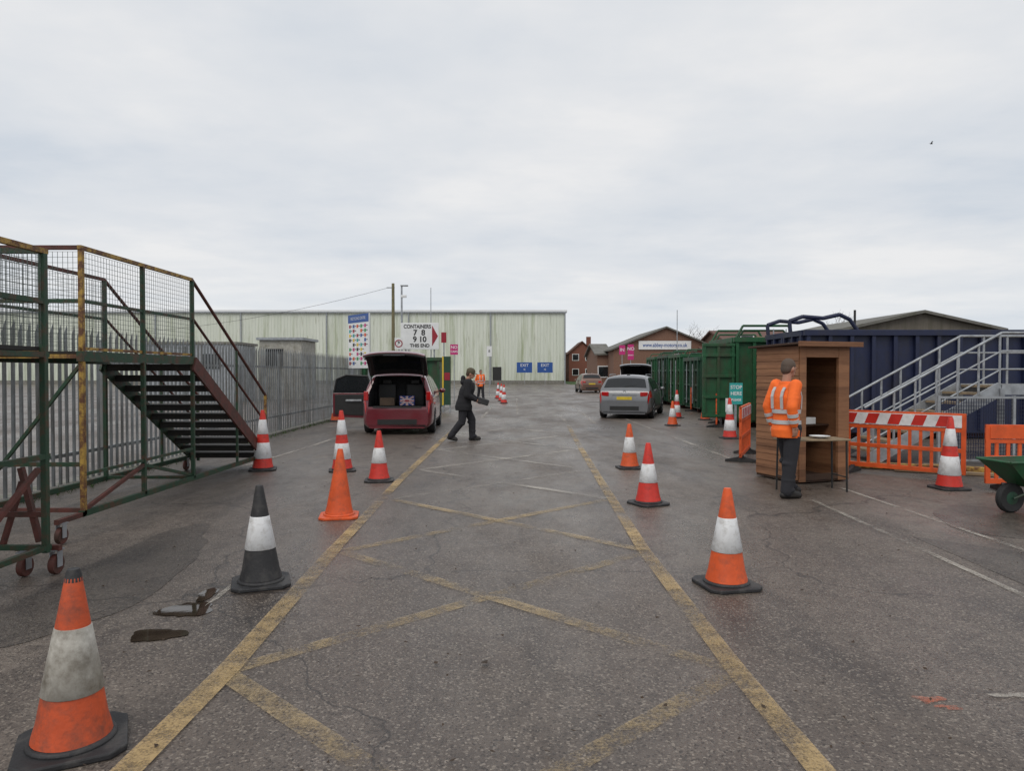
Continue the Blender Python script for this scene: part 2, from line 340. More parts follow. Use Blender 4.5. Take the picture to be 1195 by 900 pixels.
sheet('chalk_mark',[irr(X(1186,3.48),3.48,.07,.03,seed=8,j=.8),irr(X(257,5.1),5.1,.02,.24,seed=12,j=.5)],m_wpaint,.0085)
struct(MB().bb(7.8,16,95,140,0,.05).build('grass',m_grass))
def scatter(name,label,cat,pts,mat,hz_):
    lf=MB()
    for x,d,s,a in pts:
        lf.add([(x+s*math.cos(a+t)*k,d+s*math.sin(a+t)*k,.014+rr.uniform(0,hz_)) for t,k in((0,1.3),(1.4,.7),(3.1,1.2),(4.6,.8))],[(0,1,2,3)])
    o=lf.build(name,mat); o['kind']='stuff'; o['label']=label; o['category']=cat
rr=random.Random(3)
pts=[(X(565,3.85),3.85,.026,1),(X(508,3.85),3.85,.018,2)]
for i in range(420):
    d=2.6+rr.random()**1.6*18; pts.append((rr.uniform(-.62,.72)*d,d,rr.uniform(.004,.015),rr.uniform(0,6)))
scatter('fallen_leaves','small dark leaves and grit scattered over the damp asphalt','leaves',pts,M('leaf_litter',(.045,.027,.015),.8),.012)
wd_=MB()
for i in range(900):
    y=rr.uniform(5,27); x=-6.02+abs(rr.gauss(0,.09)); hgt=rr.uniform(.02,.10)*(1 if rr.random()<.8 else 1.8); a=rr.uniform(0,6)
    wd_.add([(x,y,.005),(x+.015*math.cos(a),y+.015*math.sin(a),.005),(x+rr.uniform(-.05,.05),y+rr.uniform(-.05,.05),hgt)],[(0,1,2)])
o=wd_.build('weeds',m_grass); o['kind']='stuff'; o['label']='thin line of weeds and moss along the foot of the palisade fence'; o['category']='weeds'
# ---------------------------------------------------------------- cones
rc_=random.Random(21)
def cone(kind,label,loc,rotz=0,h=.75,group=None):
    t=thing('traffic_cone',label,'traffic cone',loc,rotz,group); k=h/.75
    body={'o':m_orange,'r':m_red,'b':m_black,'oo':m_orange,'d':m_dorange}[kind]
    s=.21*(.92+.08*k); c=s*.72
    base=MB(); po=[(c,-s),(s,-c),(s,c),(c,s),(-c,s),(-s,c),(-s,-c),(-c,-s)]
    base.prism(po,.0,.03,'z'); base.lathe([(.175,.03),(.165,.05),(.1,.05)],28)
    base.build('base',body if kind=='oo' else m_black,t,bevel=.008)
    r=lambda z: (.148+(.028-.148)*((z-.05)/(h-.05)))*(1 if k<1.1 else 1.08)
    parts=[]
    bd=MB(); bd.lathe([(r(.05)+.006,.051),(r(.07)+.004,.075),(r(.12),.12),(r(h*.4),h*.4),(r(h*.7),h*.7),(r(h-.03),h-.03),(r(h-.03)*.8,h-.004),(.012,h-.004)],32)
    parts.append(bd.build('body',body,t,smooth=40))
    if kind in('o','r','b','d'):
        bands={'o':[(.36,.70)],'r':[(.36,.66)],'b':[(.37,.70)],'d':[(.32,.69)]}[kind]
        if h>.9: bands=[(.20,.46),(.60,.84)] if kind=='r' else [(.3,.72)]
        for a,b in bands:
            parts.append(MB().lathe([(r(a*h)+.001,a*h),(r(a*h)+.005,a*h+.004),(r(b*h)+.004,b*h-.004),(r(b*h)+.001,b*h)],32).build('reflective_sleeve',m_dwhite if kind=='d' else m_white,t,smooth=60))
    if kind in('d','b'):
        parts.append(MB().lathe([(r(h-.03)+.003,h-.045),(.03,h-.01),(.024,h+.008),(.01,h+.008)],16).build('cap',m_black,t,smooth=40))
    tl=(rc_.gauss(0,.012),rc_.gauss(0,.012),0)
    for p in parts: p.rotation_euler=tl
    return t
def at(px,py): d=1328/(py-435); return (X(px,d),d,0)
cone('d','grimy orange cone with dirty white sleeve and dark tip, nearest to the camera',(-1.885,3.02,0),R(28),.755)
cone('b','black traffic cone with white sleeve beside the puddles',at(303,683),R(20),.74)
cone('oo','plain orange cone without a white sleeve, scuffed',at(395,604),R(10),.76)
cone('r','tall red cone with two white bands just behind the plain orange cone',at(399,550),R(15),.99)
cone('r','short red cone with one white band, right of the tall banded one',at(442,562),R(8),.75)
cone('o','orange cone with white sleeve nearest at the right of the box hatching',at(849,685),R(12),.74)
cone('r','red cone with white sleeve, second nearest on the right of the lane',at(757,589),R(25),.75)
cone('o','orange and white cone, third nearest on the right of the lane',at(735,547),R(5),.75)
cone('r','tall red cone with two white bands at the foot of the metal steps',at(306,549),R(15),.99)
cone('r','tall red cone with two white bands in front of the orange barrier near the wheelbarrow',at(1109,571),R(5),.99)
cone('r','tall banded cone left of the brown wooden hut, by the barrier end',at(852,512),R(5),.99)
cone('o','cone behind the silver car, left of a pair',at(785,497),R(5),.75)
cone('r','tall cone behind the silver car, right of a pair',at(790,488),R(5),.99)
cone('r','tall cone standing further off to the right of the silver car',at(808,475),R(5),.99)
cone('o','orange cone half hidden under the open door of the red car',at(391,492),R(5),.75)
for i,(px,d) in enumerate([(581,44),(585,40),(588,37)]):
    cone('r',['leftmost and farthest','middle','rightmost and nearest'][i]+' of the three distant cones past the walking man',(X(px,d),d,0),0,.99)
for px,d,l in [(780,52,'small distant cone right of the car with the raised boot'),(823,24,'cone in front of the green skips, left of the teal notice'),(738,47,'far cone just left of the raised boot lid'),(818,29,'farther cone in front of the row of green skips')]:
    cone('o',l,(X(px,d),d,0),0,.75)
# ---------------------------------------------------------------- palisade fence
fe=thing('palisade_fence','long grey steel palisade fence with pointed pales behind the metal steps','fence',(-6.2,0,0))
y=2.6; rf=random.Random(9)
while y<27.5:
    pan=MB()
    for i in range(18):
        yy=y+.1+i*.152+rf.uniform(-.006,.006); w_=.037; dz=rf.uniform(-.012,.012); lx=rf.uniform(-.012,.012)
        xs=[0,.018,.018,0]; ys=[-w_,-w_*.45,w_*.45,w_]; zt=[2.12,2.2,2.2,2.12]
        V=[(xs[j],yy+ys[j],.06) for j in range(4)]+[(xs[j],yy+ys[j]+lx,zt[j]+dz) for j in range(4)]
        pan.add(V,[(j,j+1,j+5,j+4) for j in range(3)]); n_=[(.02,yy+lx,2.26+dz)]
        pan.add([V[4],V[5],V[6],V[7],n_[0]],[(0,1,4),(1,2,4),(2,3,4)])
    pan.build('pale_panel',m_fence,fe)
    rl=MB()
    for z in(.45,1.75): rl.bar((-.03,y,z),(-.03,y+2.75,z),.05,.05)
    rl.build('rail',m_fence,fe); MB().bb(-.1,-.05,y-.03,y+.03,0,2.1).build('post',m_fence,fe)
    y+=2.76
struct(MB().bb(-6.45,-6.05,2,28,0,.06).build('kerb',m_conc,bevel=.01))
# ---------------------------------------------------------------- mobile steps
def caster(t,x,y,col=None):
    MB().lathe([(.03,-.022),(.075,-.022),(.08,-.01),(.08,.01),(.075,.022),(.03,.022)],18,(x,y,.08),'x').build('caster_wheel',col or m_rust,t,smooth=40)
    f=MB(); f.bb(x-.035,x-.028,y-.03,y+.03,.06,.19); f.bb(x+.028,x+.035,y-.03,y+.03,.06,.19); f.bb(x-.04,x+.04,y-.05,y+.05,.19,.2); f.build('caster_fork',m_gal,t)
def wire(p00,p10,p01,p11,nx,nz,r=.0016):
    mb=MB(); p00,p10,p01,p11=map(Vector,(p00,p10,p01,p11))
    for i in range(nx+1): mb.bar(p00.lerp(p10,i/nx),p01.lerp(p11,i/nx),r*2)
    for i in range(nz+1): mb.bar(p00.lerp(p01,i/nz),p10.lerp(p11,i/nz),r*2)
    return mb
st=thing('mobile_steps','green and rusty wheeled steel steps descending away along the palisade fence','steps',(-4.2,6.95,0))
W=-1.15; Lp=2.4
cols=[m_yellow,m_green,m_green]
for x in(0,W):
    for i,yy in enumerate((0,1.15,Lp)):
        MB().bar((x,yy,.2),(x,yy,2.8),.045).build('post',cols[i] if x==0 else m_green,st,bevel=.004)
    MB().bar((x,-.03,2.82),(x,Lp,2.82),.04).build('top_rail',m_yellow if x==0 else m_rust,st)
    MB().bar((x,0,2.3),(x,Lp,2.3),.03).build('mid_rail',m_green,st)
    MB().bar((x,-.05,1.76),(x,Lp,1.76),.05,.10).build('deck_beam',m_green,st)
    MB().bar((x,-.05,1.835),(x,Lp,1.835),.012,.03).build('toe_edge',m_yellow,st)
    MB().bar((x,-.05,.22),(x,4.95,.2),.045,.06).build('chassis_rail',m_green,st)
    MB().bar((x*1.0+(.03 if x==0 else -.03),Lp-.02,1.72),(x+(.03 if x==0 else -.03),5.1,.16),.03,.19).build('stringer',m_rust if x==0 else m_green,st)
    MB().path([(x,Lp,2.82),(x,5.15,1.22),(x,5.2,1.15)],.022).build('handrail',m_rust,st)
    MB().tube((x,Lp,2.32),(x,5.15,.75),.018).build('mid_handrail',m_rust,st)
    MB().bar((x,5.15,.1),(x,5.15,1.22),.04).build('newel_post',m_yellow if x==0 else m_green,st)
    MB().bar((x,3.9,.2),(x,3.9,1.96),.03).build('stair_post',m_green,st)
    wire((x,.03,1.86),(x,Lp-.03,1.86),(x,.03,2.78),(x,Lp-.03,2.78),46,18).build('mesh_panel',m_wire,st)
MB().bar((0,0,.25),(0,1.15,.55),.035).build('brace',m_rust,st)
MB().bar((0.0,0,.60),(0,2.4,.60),.03).build('side_rail',m_green,st)
MB().bar((-.02,1.15,.55),(-.02,2.4,.25),.035).build('brace',m_green,st)
MB().bar((W,0,.25),(0,0,1.7),.03).build('brace',m_green,st)
for yy,z,mm in((0,.25,m_rust),(0,.7,m_green),(0,1.76,m_yellow),(0,2.3,m_green),(0,2.82,m_rust),(2.4,.22,m_green),(4.9,.2,m_green)):
    MB().bar((W,yy+.001,z),(0,yy+.001,z),.04).build('cross_rail',mm,st)
wire((W+.03,0,1.82),(-.03,0,1.82),(W+.03,0,2.78),(-.03,0,2.78),22,18).build('mesh_panel',m_wire,st)
dk=MB()
for i in range(24): dk.bar((W+.03,.05+i*.10,1.80),(-.03,.05+i*.10,1.80),.075,.02)
dk.build('deck',m_tread,st)
for i in range(11):
    f=(i+.5)/11; yy=Lp+.02+f*2.65; z=1.76-f*1.58
    t_=MB(); t_.bb(W,0,yy-.14,yy+.14,z-.022,z+.022); t_.bb(W,0,yy-.14,yy-.11,z-.065,z-.022); t_.build('tread',m_tread,st)
for x,yy in((0,-.35),(W,-.35),(0,4.7),(W,4.7)): caster(st,x,yy)
MB().bar((0,-.42,.215),(0,-.0,.215),.045).build('outrigger',m_rust,st)
s2=thing('access_platform','green steel access platform on castors at the left frame edge','platform',(-3.62,5.5,0))
for x in(0,-1.15):
    for yy in(0,-1.1,-2.1): MB().bar((x,yy,.2),(x,yy,2.52),.045).build('post',m_green,s2,bevel=.004)
    for z,mm in((2.54,m_yellow),(2.15,m_green),(1.74,m_green),(.95,m_green),(.24,m_green)): MB().bar((x,-2.2,z),(x,0.04,z),.04).build('side_rail',mm,s2)
    wire((x,-2.1,1.82),(x,-.03,1.82),(x,-2.1,2.5),(x,-.03,2.5),44,14).build('mesh_panel',m_wire,s2)
for z,mm in((2.54,m_green),(1.74,m_yellow),(.5,m_rust),(.24,m_green)): MB().bar((-1.15,.001,z),(0,.001,z),.04).build('cross_rail',mm,s2)
MB().bar((0,-.9,.30),(0,-.08,.86),.035).build('brace',m_rust,s2); MB().bar((-.2,.02,.86),(-.06,.02,.28),.04).build('brace',m_rust,s2)
MB().bar((-.36,.03,.24),(-.2,.03,.75),.035).build('brace',m_rust,s2)
MB().bb(-1.12,-.02,-2.1,-.02,1.77,1.80).build('deck',m_tread,s2)
caster(s2,0.0,.12,m_rust); caster(s2,-.2,.05,m_rust); MB().bar((-.3,.1,.215),(.05,.1,.215),.045).build('outrigger',m_rust,s2)
# ---------------------------------------------------------------- hut, table
hu=thing('wooden_hut','small brown boarded wooden hut with open doorway behind the orange-jacketed worker','hut',(4.10,10.15,0),R(20))
w_,dp=.9,.9
for x in(0,w_):
    p=MB()
    for i in range(18):
        z=.06+i*.107; s=-1 if x==0 else 1
        p.prism([(x+s*.004,z),(x+s*.018,z),(x+s*.010,z+.104),(x+s*.002,z+.104)],0.0,dp,'y')
    p.bb(x-.01 if x else 0,x if x else .01,0,dp,.05,1.97)
    p.build('side_wall',m_wood,hu)
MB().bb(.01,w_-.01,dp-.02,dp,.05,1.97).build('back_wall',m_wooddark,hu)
for x,q in((.055,.055),(w_-.10,.10)): MB().bb(x-q,x+q,-.022,.03,.03,1.98).build('front_post',m_wood,hu,bevel=.004)
MB().bb(.112,w_-.202,-.02,0,1.82,1.98).build('lintel',m_wood,hu,bevel=.004)
MB().bb(.112,w_-.202,-.02,0,.05,.14).build('threshold',m_wooddark,hu)
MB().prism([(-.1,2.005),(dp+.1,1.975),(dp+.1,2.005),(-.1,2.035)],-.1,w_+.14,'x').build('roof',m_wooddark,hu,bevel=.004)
MB().bb(-.11,w_+.15,-.13,-.1,1.975,2.045).build('fascia',m_wood,hu)
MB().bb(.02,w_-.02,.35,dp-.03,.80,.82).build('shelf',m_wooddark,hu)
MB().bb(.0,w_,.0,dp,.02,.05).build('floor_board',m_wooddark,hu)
tag(MB().box((4.46,10.75,.875),(.2,.16,.10),(0,0,.4)).build('paper_box',m_swhite,bevel=.005),'white box on the shelf inside the wooden hut','box')
tag(MB().ell((4.35,10.78,1.55),(.09,.05,.14)).build('hanging_bag',m_black),'dark bag hanging at the back of the wooden hut','bag')
tb=thing('folding_table','small table with pale top and thin black legs beside the worker','table',(4.08,9.6,0),R(8))
MB().bb(-.48,.42,-.2,.2,.69,.712).build('tabletop',m_plank,tb,bevel=.006)
for x in(-.44,.38):
    for yy in(-.17,.17): MB().tube((x,yy,0),(x*.97,yy,.69),.013).build('leg',m_trim,tb)
MB().bar((-.44,-.17,.2),(-.44,.17,.2),.015).build('stretcher',m_trim,tb); MB().bar((.38,-.17,.2),(.38,.17,.2),.015).build('stretcher',m_trim,tb)
tag(MB().lathe([(.05,0),(.06,.006),(.13,.03),(.135,.034),(.06,.012),(.02,.010)],26,(4.16,9.6,.713)).build('dish',m_swhite,smooth=40),'shallow white dish on the small table','dish')
# ---------------------------------------------------------------- barriers
def barrier(label,p,q,group=None,h=1.0,striped=True):
    p=Vector(p);q=Vector(q); L=(q-p).length; a=math.atan2(q.y-p.y,q.x-p.x)
    t=thing('plastic_barrier',label,'barrier',(p.x,p.y,0),a,group)
    f=MB(); f.bb(0,L,-.02,.02,.10,.17); f.bb(0,L,-.02,.02,.42,.48); f.bb(0,L,-.02,.02,.72*h,.78*h); f.bb(0,.06,-.022,.022,.1,h); f.bb(L-.06,L,-.022,.022,.1,h); f.bb(0,L,-.019,.019,h-.05,h)
    n=int(L/.14)
    for i in range(1,n): f.bb(i*L/n-.022,i*L/n+.022,-.014,.014,.17,.75*h)
    f.build('panel',m_bplastic,t,bevel=.004)
    if striped:
        MB().bb(.05,L-.05,-.03,.03,.79*h,.97*h).build('board',m_bwhite,t)
        k=5
        for i in range(k):
            x0=.06+i*(L-.12)/k; wd=(L-.12)/k*.5
            for yy in((-.034,-.031),(.031,.034)): MB().prism([(x0,.80*h),(x0+wd,.80*h),(x0+wd+.06,.96*h),(x0+.06,.96*h)],yy[0],yy[1],'y').build('red_stripe',m_bred,t)
    else: MB().bb(.05,L-.05,-.03,.03,.79*h,.97*h).build('board',m_bplastic,t)
    for x in(.22,L-.22): MB().prism([(-.28,0),(.28,0),(.28,.04),(.06,.09),(.03,.12),(-.03,.12),(-.06,.09),(-.28,.04)],x-.03,x+.03,'x').build('foot',m_black,t)
    return t
barrier('orange plastic barrier with red and white top board right of the wooden hut',(5.35,11.6),(6.62,10.35))
barrier('orange plastic barrier partly behind the green wheelbarrow at the right frame edge',(6.4,9.6),(8.2,9.3),striped=False,h=.9)
barrier('orange barrier seen nearly end-on between the tall cone and the wooden hut',(4.02,12.5),(4.75,14.2))
barrier('orange barrier further back by the teal notice',(5.9,20.5),(6.5,22.5))
barrier('distant orange barrier in front of the green skips',(X(815,29)-.3,29),(X(815,29)+.6,31))
barrier('far orange barrier left of the row of green skips',(X(790,40),40),(X(790,40)+1.2,41.5))
tag(MB().bar((5.2,12.2,.06),(8.6,10.6,.06),.14,.1).build('timber_kerb',m_yellow,bevel=.01),'yellow painted timber laid on the ground behind the orange barriers','timber')
for i,(a,b) in enumerate((((5.9,11.9,.03),(7.6,12.1,.03)),((6.2,11.5,.03),(7.4,10.9,.03)))):
    tag(MB().bar(a,b,.12,.04).build('loose_plank',m_plank),['loose plank on the ground below the galvanised stairs','loose plank beside the yellow timber'][i],'plank')
# ---------------------------------------------------------------- galvanised stairs
gs=thing('galvanised_stairs','galvanised steel staircase with brown treads and railings right of the wooden hut','stairs',(6.3,12.5,0))
ww=1.15; rise=1.32; run=2.3
for yy in(0,ww):
    MB().bar((0,yy,.05),(run,yy,rise),.03,.24).build('stringer',m_gal,gs)
    for off,nm in((1.0,'handrail'),(.68,'mid_rail'),(.36,'mid_rail')):
        MB().path([(-.1,yy,off-.02),(0,yy,.04+off),(run,yy,rise+off-.02),(run+2.4,yy,rise+off-.02)],.024 if off==1 else .016).build(nm,m_gal,gs)
    for i in range(7):
        x=.05+i*.37; z=.05+x/run*(rise-.05); MB().tube((x,yy,z),(x,yy,z+1.0),.02).build('baluster_post',m_gal,gs)
    for x in(run+.45,run+.9,run+1.4,run+1.9,run+2.4): MB().tube((x,yy,rise),(x,yy,rise+1.0),.02).build('baluster_post',m_gal,gs)
    for x in(run,run+2.3): MB().bar((x,yy,0),(x,yy,rise),.08).build('support_post',m_gal,gs)
    MB().bar((run,yy,rise-.02),(run+2.4,yy,rise-.02),.05,.18).build('landing_beam',m_gal,gs)
for i in range(7):
    x=(i+.6)*run/7.3; z=.08+x/run*(rise-.08)+.02
    MB().bb(x-.14,x+.14,.03,ww-.03,z-.02,z+.02).build('tread',m_plank,gs)
MB().bb(run,run+2.4,.03,ww-.03,rise+.01,rise+.05).build('landing',m_plank,gs)
ms_=thing('mesh_fence_panel','dark mesh fence panel below the galvanised stair landing','fence',(X(1100,12.2),12.3,0))
wire((0,0,.1),(2.6,0,.1),(0,0,1.15),(2.6,0,1.15),60,16,.004).build('mesh',m_sblue,ms_)
fr=MB(); fr.bar((0,0,.08),(2.6,0,.08),.04); fr.bar((0,0,1.17),(2.6,0,1.17),.04); fr.build('frame',m_gal,ms_)
for x in(0,1.3,2.6): MB().bar((x,.0,0),(x,0,1.2),.045).build('post',m_gal,ms_)
# ---------------------------------------------------------------- skips
rk=random.Random(77)
def skip(label,loc,L,W_,H,mat,group=None,rot=0,door=True,extras=0):
    t=thing('skip_container',label,'skip',loc,rot,group)
    b=MB(); z0=.22; th=.04
    b.bb(0,L,0,th,z0,H); b.bb(0,L,W_-th,W_,z0,H); b.bb(0,th,th,W_-th,z0,H); b.bb(L-th,L,th,W_-th,z0,H); b.bb(0,L,0,W_,z0-.06,z0)
    n=max(3,int(L/.5))
    for i in range(n+1):
        x=.05+i*(L-.1)/n
        b.bb(x-.045,x+.045,-.10,-.001,z0,H-.05); b.bb(x-.045,x+.045,W_+.001,W_+.10,z0,H-.05)
    b.build('shell',mat,t,bevel=.006)
    r=MB(); r.bb(-.06,L+.06,-.13,.02,H-.12,H+.02); r.bb(-.06,L+.06,W_-.02,W_+.13,H-.12,H+.02); r.bb(-.08,.02,.02,W_-.02,H-.12,H+.021); r.bb(L-.02,L+.08,.02,W_-.02,H-.12,H+.021)
    r.build('top_rim',mat,t,bevel=.008)
    e=MB()
    for yy in(.08,W_*.25,W_/2-.06,W_/2+.06,W_*.75,W_-.08): e.bb(-.09,-.001,yy-.035,yy+.035,z0,H-.12)
    for z in(.5,1.1,1.7):
        if z<H-.3: e.bb(-.06,-.0015,.1,W_-.1,z-.04,z+.04)
    e.build('end_door',mat,t,bevel=.006)
    if door:
        for yy in(W_*.3,W_*.7): MB().tube((-.11,yy,.35),(-.11,yy,H-.25),.02).build('locking_bar',m_gal,t)
    for q in(.3,.7): MB().bb(.1,L-.1,W_*q-.05,W_*q+.05,0,z0-.06).build('skid_rail',m_rust,t)
    if extras:
        x=rk.uniform(.5,1.2); ld=MB()
        for q in(0,.36): ld.tube((x+q,-.18,.3),(x+q,-.16,H+.25),.018)
        for z in np.arange(.5,H+.2,.3): ld.tube((x,-.17,z),(x+.36,-.17,z),.012)
        ld.build('side_ladder',m_gal if extras==1 else mat,t)
        for yy in(.0,W_): MB().path([(.1,yy,H),(.25,yy,H+.22),(1.4,yy,H+.22),(1.55,yy,H)],.028).build('top_frame',mat,t)
    return t
def waste(x,y,L,W_,H,label,seed):
    rr=random.Random(seed); t=thing('waste_pile',label,'waste',(x,y,0)); mats=[m_plank,m_wooddark,m_cabin,m_rust,m_sblk]
    for i in range(16):
        m=MB(); c=(rr.uniform(.3,L-1),rr.uniform(.4,W_-.4),H+rr.uniform(-.25,.08)); m.box(c,(rr.uniform(.3,1.2),rr.uniform(.1,.5),rr.uniform(.03,.3)),(rr.uniform(-.5,.5),rr.uniform(-.45,.45),rr.uniform(0,3))); m.build('board_scrap',mats[i%5],t)
bs=skip('long dark blue ribbed skip behind the galvanised stairs',(7.0,17,0),6.3,2.4,2.6,m_sblue)
for yy in(.4,1.9):
    MB().path([(-.2,yy,2.6),(-.22,yy,2.86),(.1,yy,2.97),(.6,yy,2.93),(1.0,yy,3.02),(1.25,yy,2.9),(1.45,yy,2.62)],.05).build('hoop',m_sblue,bs)
skip('second blue skip, behind and right of the long one',(13.6,17.2,0),6,2.4,2.55,m_sblue)
g1=skip('tall bright green skip directly left of and behind the wooden hut',(6.45,20.6,0),5.5,2.4,2.6,m_sgreen,extras=1)
od=MB(); od.bb(-.95,-.02,-.06,0,.3,2.45)
for z in(.36,.9,1.5,2.1,2.4): od.bb(-.95,-.02,-.12,-.061,z-.04,z+.04)
for x in(-.9,-.5,-.08): od.bb(x-.04,x+.04,-.11,-.0605,.41,2.35)
od.build('open_door',m_sgreen,g1,bevel=.005)
for yy in(-.1,2.4): MB().path([(0,yy,2.6),(.2,yy,2.95),(1.5,yy,2.95),(1.7,yy,2.6)],.035).build('lid_frame',m_sgreen,g1)
for i,(x,yy,H,mm,l) in enumerate([(7.3,24.6,2.4,m_sgreen,'green skip next beyond the tallest one'),(7.4,28,2.2,m_dgreen,'dark green skip in the middle of the row'),(7.5,31.4,2.4,m_sgreen,'green skip fourth in the row'),(7.7,35,2.45,m_dgreen,'dark green skip near the far end of the row'),(7.9,39,2.45,m_sgreen,'farthest green skip of the row on the right')]):
    skip(l,(x,yy,0),5.5,2.4,H,mm,extras=1+i%2)
waste(7.3,24.6,4,2.4,2.45,'broken boards and scrap heaped above the rim of the second green skip',5)
waste(7.5,31.4,4,2.4,2.45,'boards and scrap heaped in the fourth green skip',8)
waste(6.6,20.6,4,2.4,2.6,'boards and scrap heaped in the tall green skip behind the hut',11)
gc=skip('green skip under the containers board beyond the red car',(X(516,29)-3.2,29,0),3.1,2.2,2.2,m_sgreen)
bn=thing('banner_panel','upright dark green panel with a narrow yellow edge at the end of the green skip','panel',(X(521,28.5),28.5,0))
MB().bb(-.17,.17,-.03,.03,.3,2.25).build('board',m_dgreen,bn)
MB().bb(-.17,-.11,-.04,-.031,.3,2.25).build('yellow_edge',m_syel,bn)
MB().bb(-.08,.14,-.04,-.031,1.3,1.6).build('red_block',m_sred,bn)
for x in(-.14,.14): MB().bar((x,0,0),(x,0,.3),.05).build('leg',m_gal,bn)
# ---------------------------------------------------------------- wheelbarrow
wb=thing('wheelbarrow','green wheelbarrow with black wheel at the right frame edge','wheelbarrow',(X(1184,8.05),8.1,0),R(8))
A=[(-.22,-.24,.60),(.85,-.28,.60),(.85,.28,.60),(-.22,.24,.60)]; B=[(.12,-.15,.30),(.68,-.18,.30),(.68,.18,.30),(.12,.15,.30)]
C_=[(p[0]+(.012 if p[0]<.3 else -.012),p[1]*.96,p[2]) for p in A]; D=[(p[0],p[1]*.96,p[2]+.012) for p in B]
F=[]
for i in range(4):
    j=(i+1)%4; F+=[(i,j,4+j,4+i),(8+i,8+j,12+j,12+i),(i,j,8+j,8+i)]
F+=[(4,5,6,7),(12,13,14,15)]
MB().add(A+B+C_+D,F).build('tray',m_sgreen,wb)
MB().path([A[0],A[1],A[2],A[3],A[0]],.013).build('rim',m_sgreen,wb)
MB().lathe([(.06,-.035),(.15,-.04),(.17,-.02),(.17,.02),(.15,.04),(.06,.035)],26,(0,0,.17),'y').build('wheel',m_tyre,wb,smooth=40)
MB().lathe([(.01,-.045),(.075,-.036),(.075,.036),(.01,.045)],16,(0,0,.17),'y').build('wheel_hub',m_dgreen,wb,smooth=30)
for s in(-1,1):
    MB().path([(0,s*.06,.17),(.15,s*.17,.28),(.75,s*.22,.30),(1.35,s*.28,.55)],.016).build('handle_tube',m_dgreen,wb)
    MB().path([(.6,s*.2,.29),(.72,s*.22,.01),(.85,s*.22,.01),(.95,s*.24,.38)],.014).build('stand',m_gal,wb)
    MB().tube((1.25,s*.27,.51),(1.4,s*.285,.57),.022).build('grip',m_black,wb)
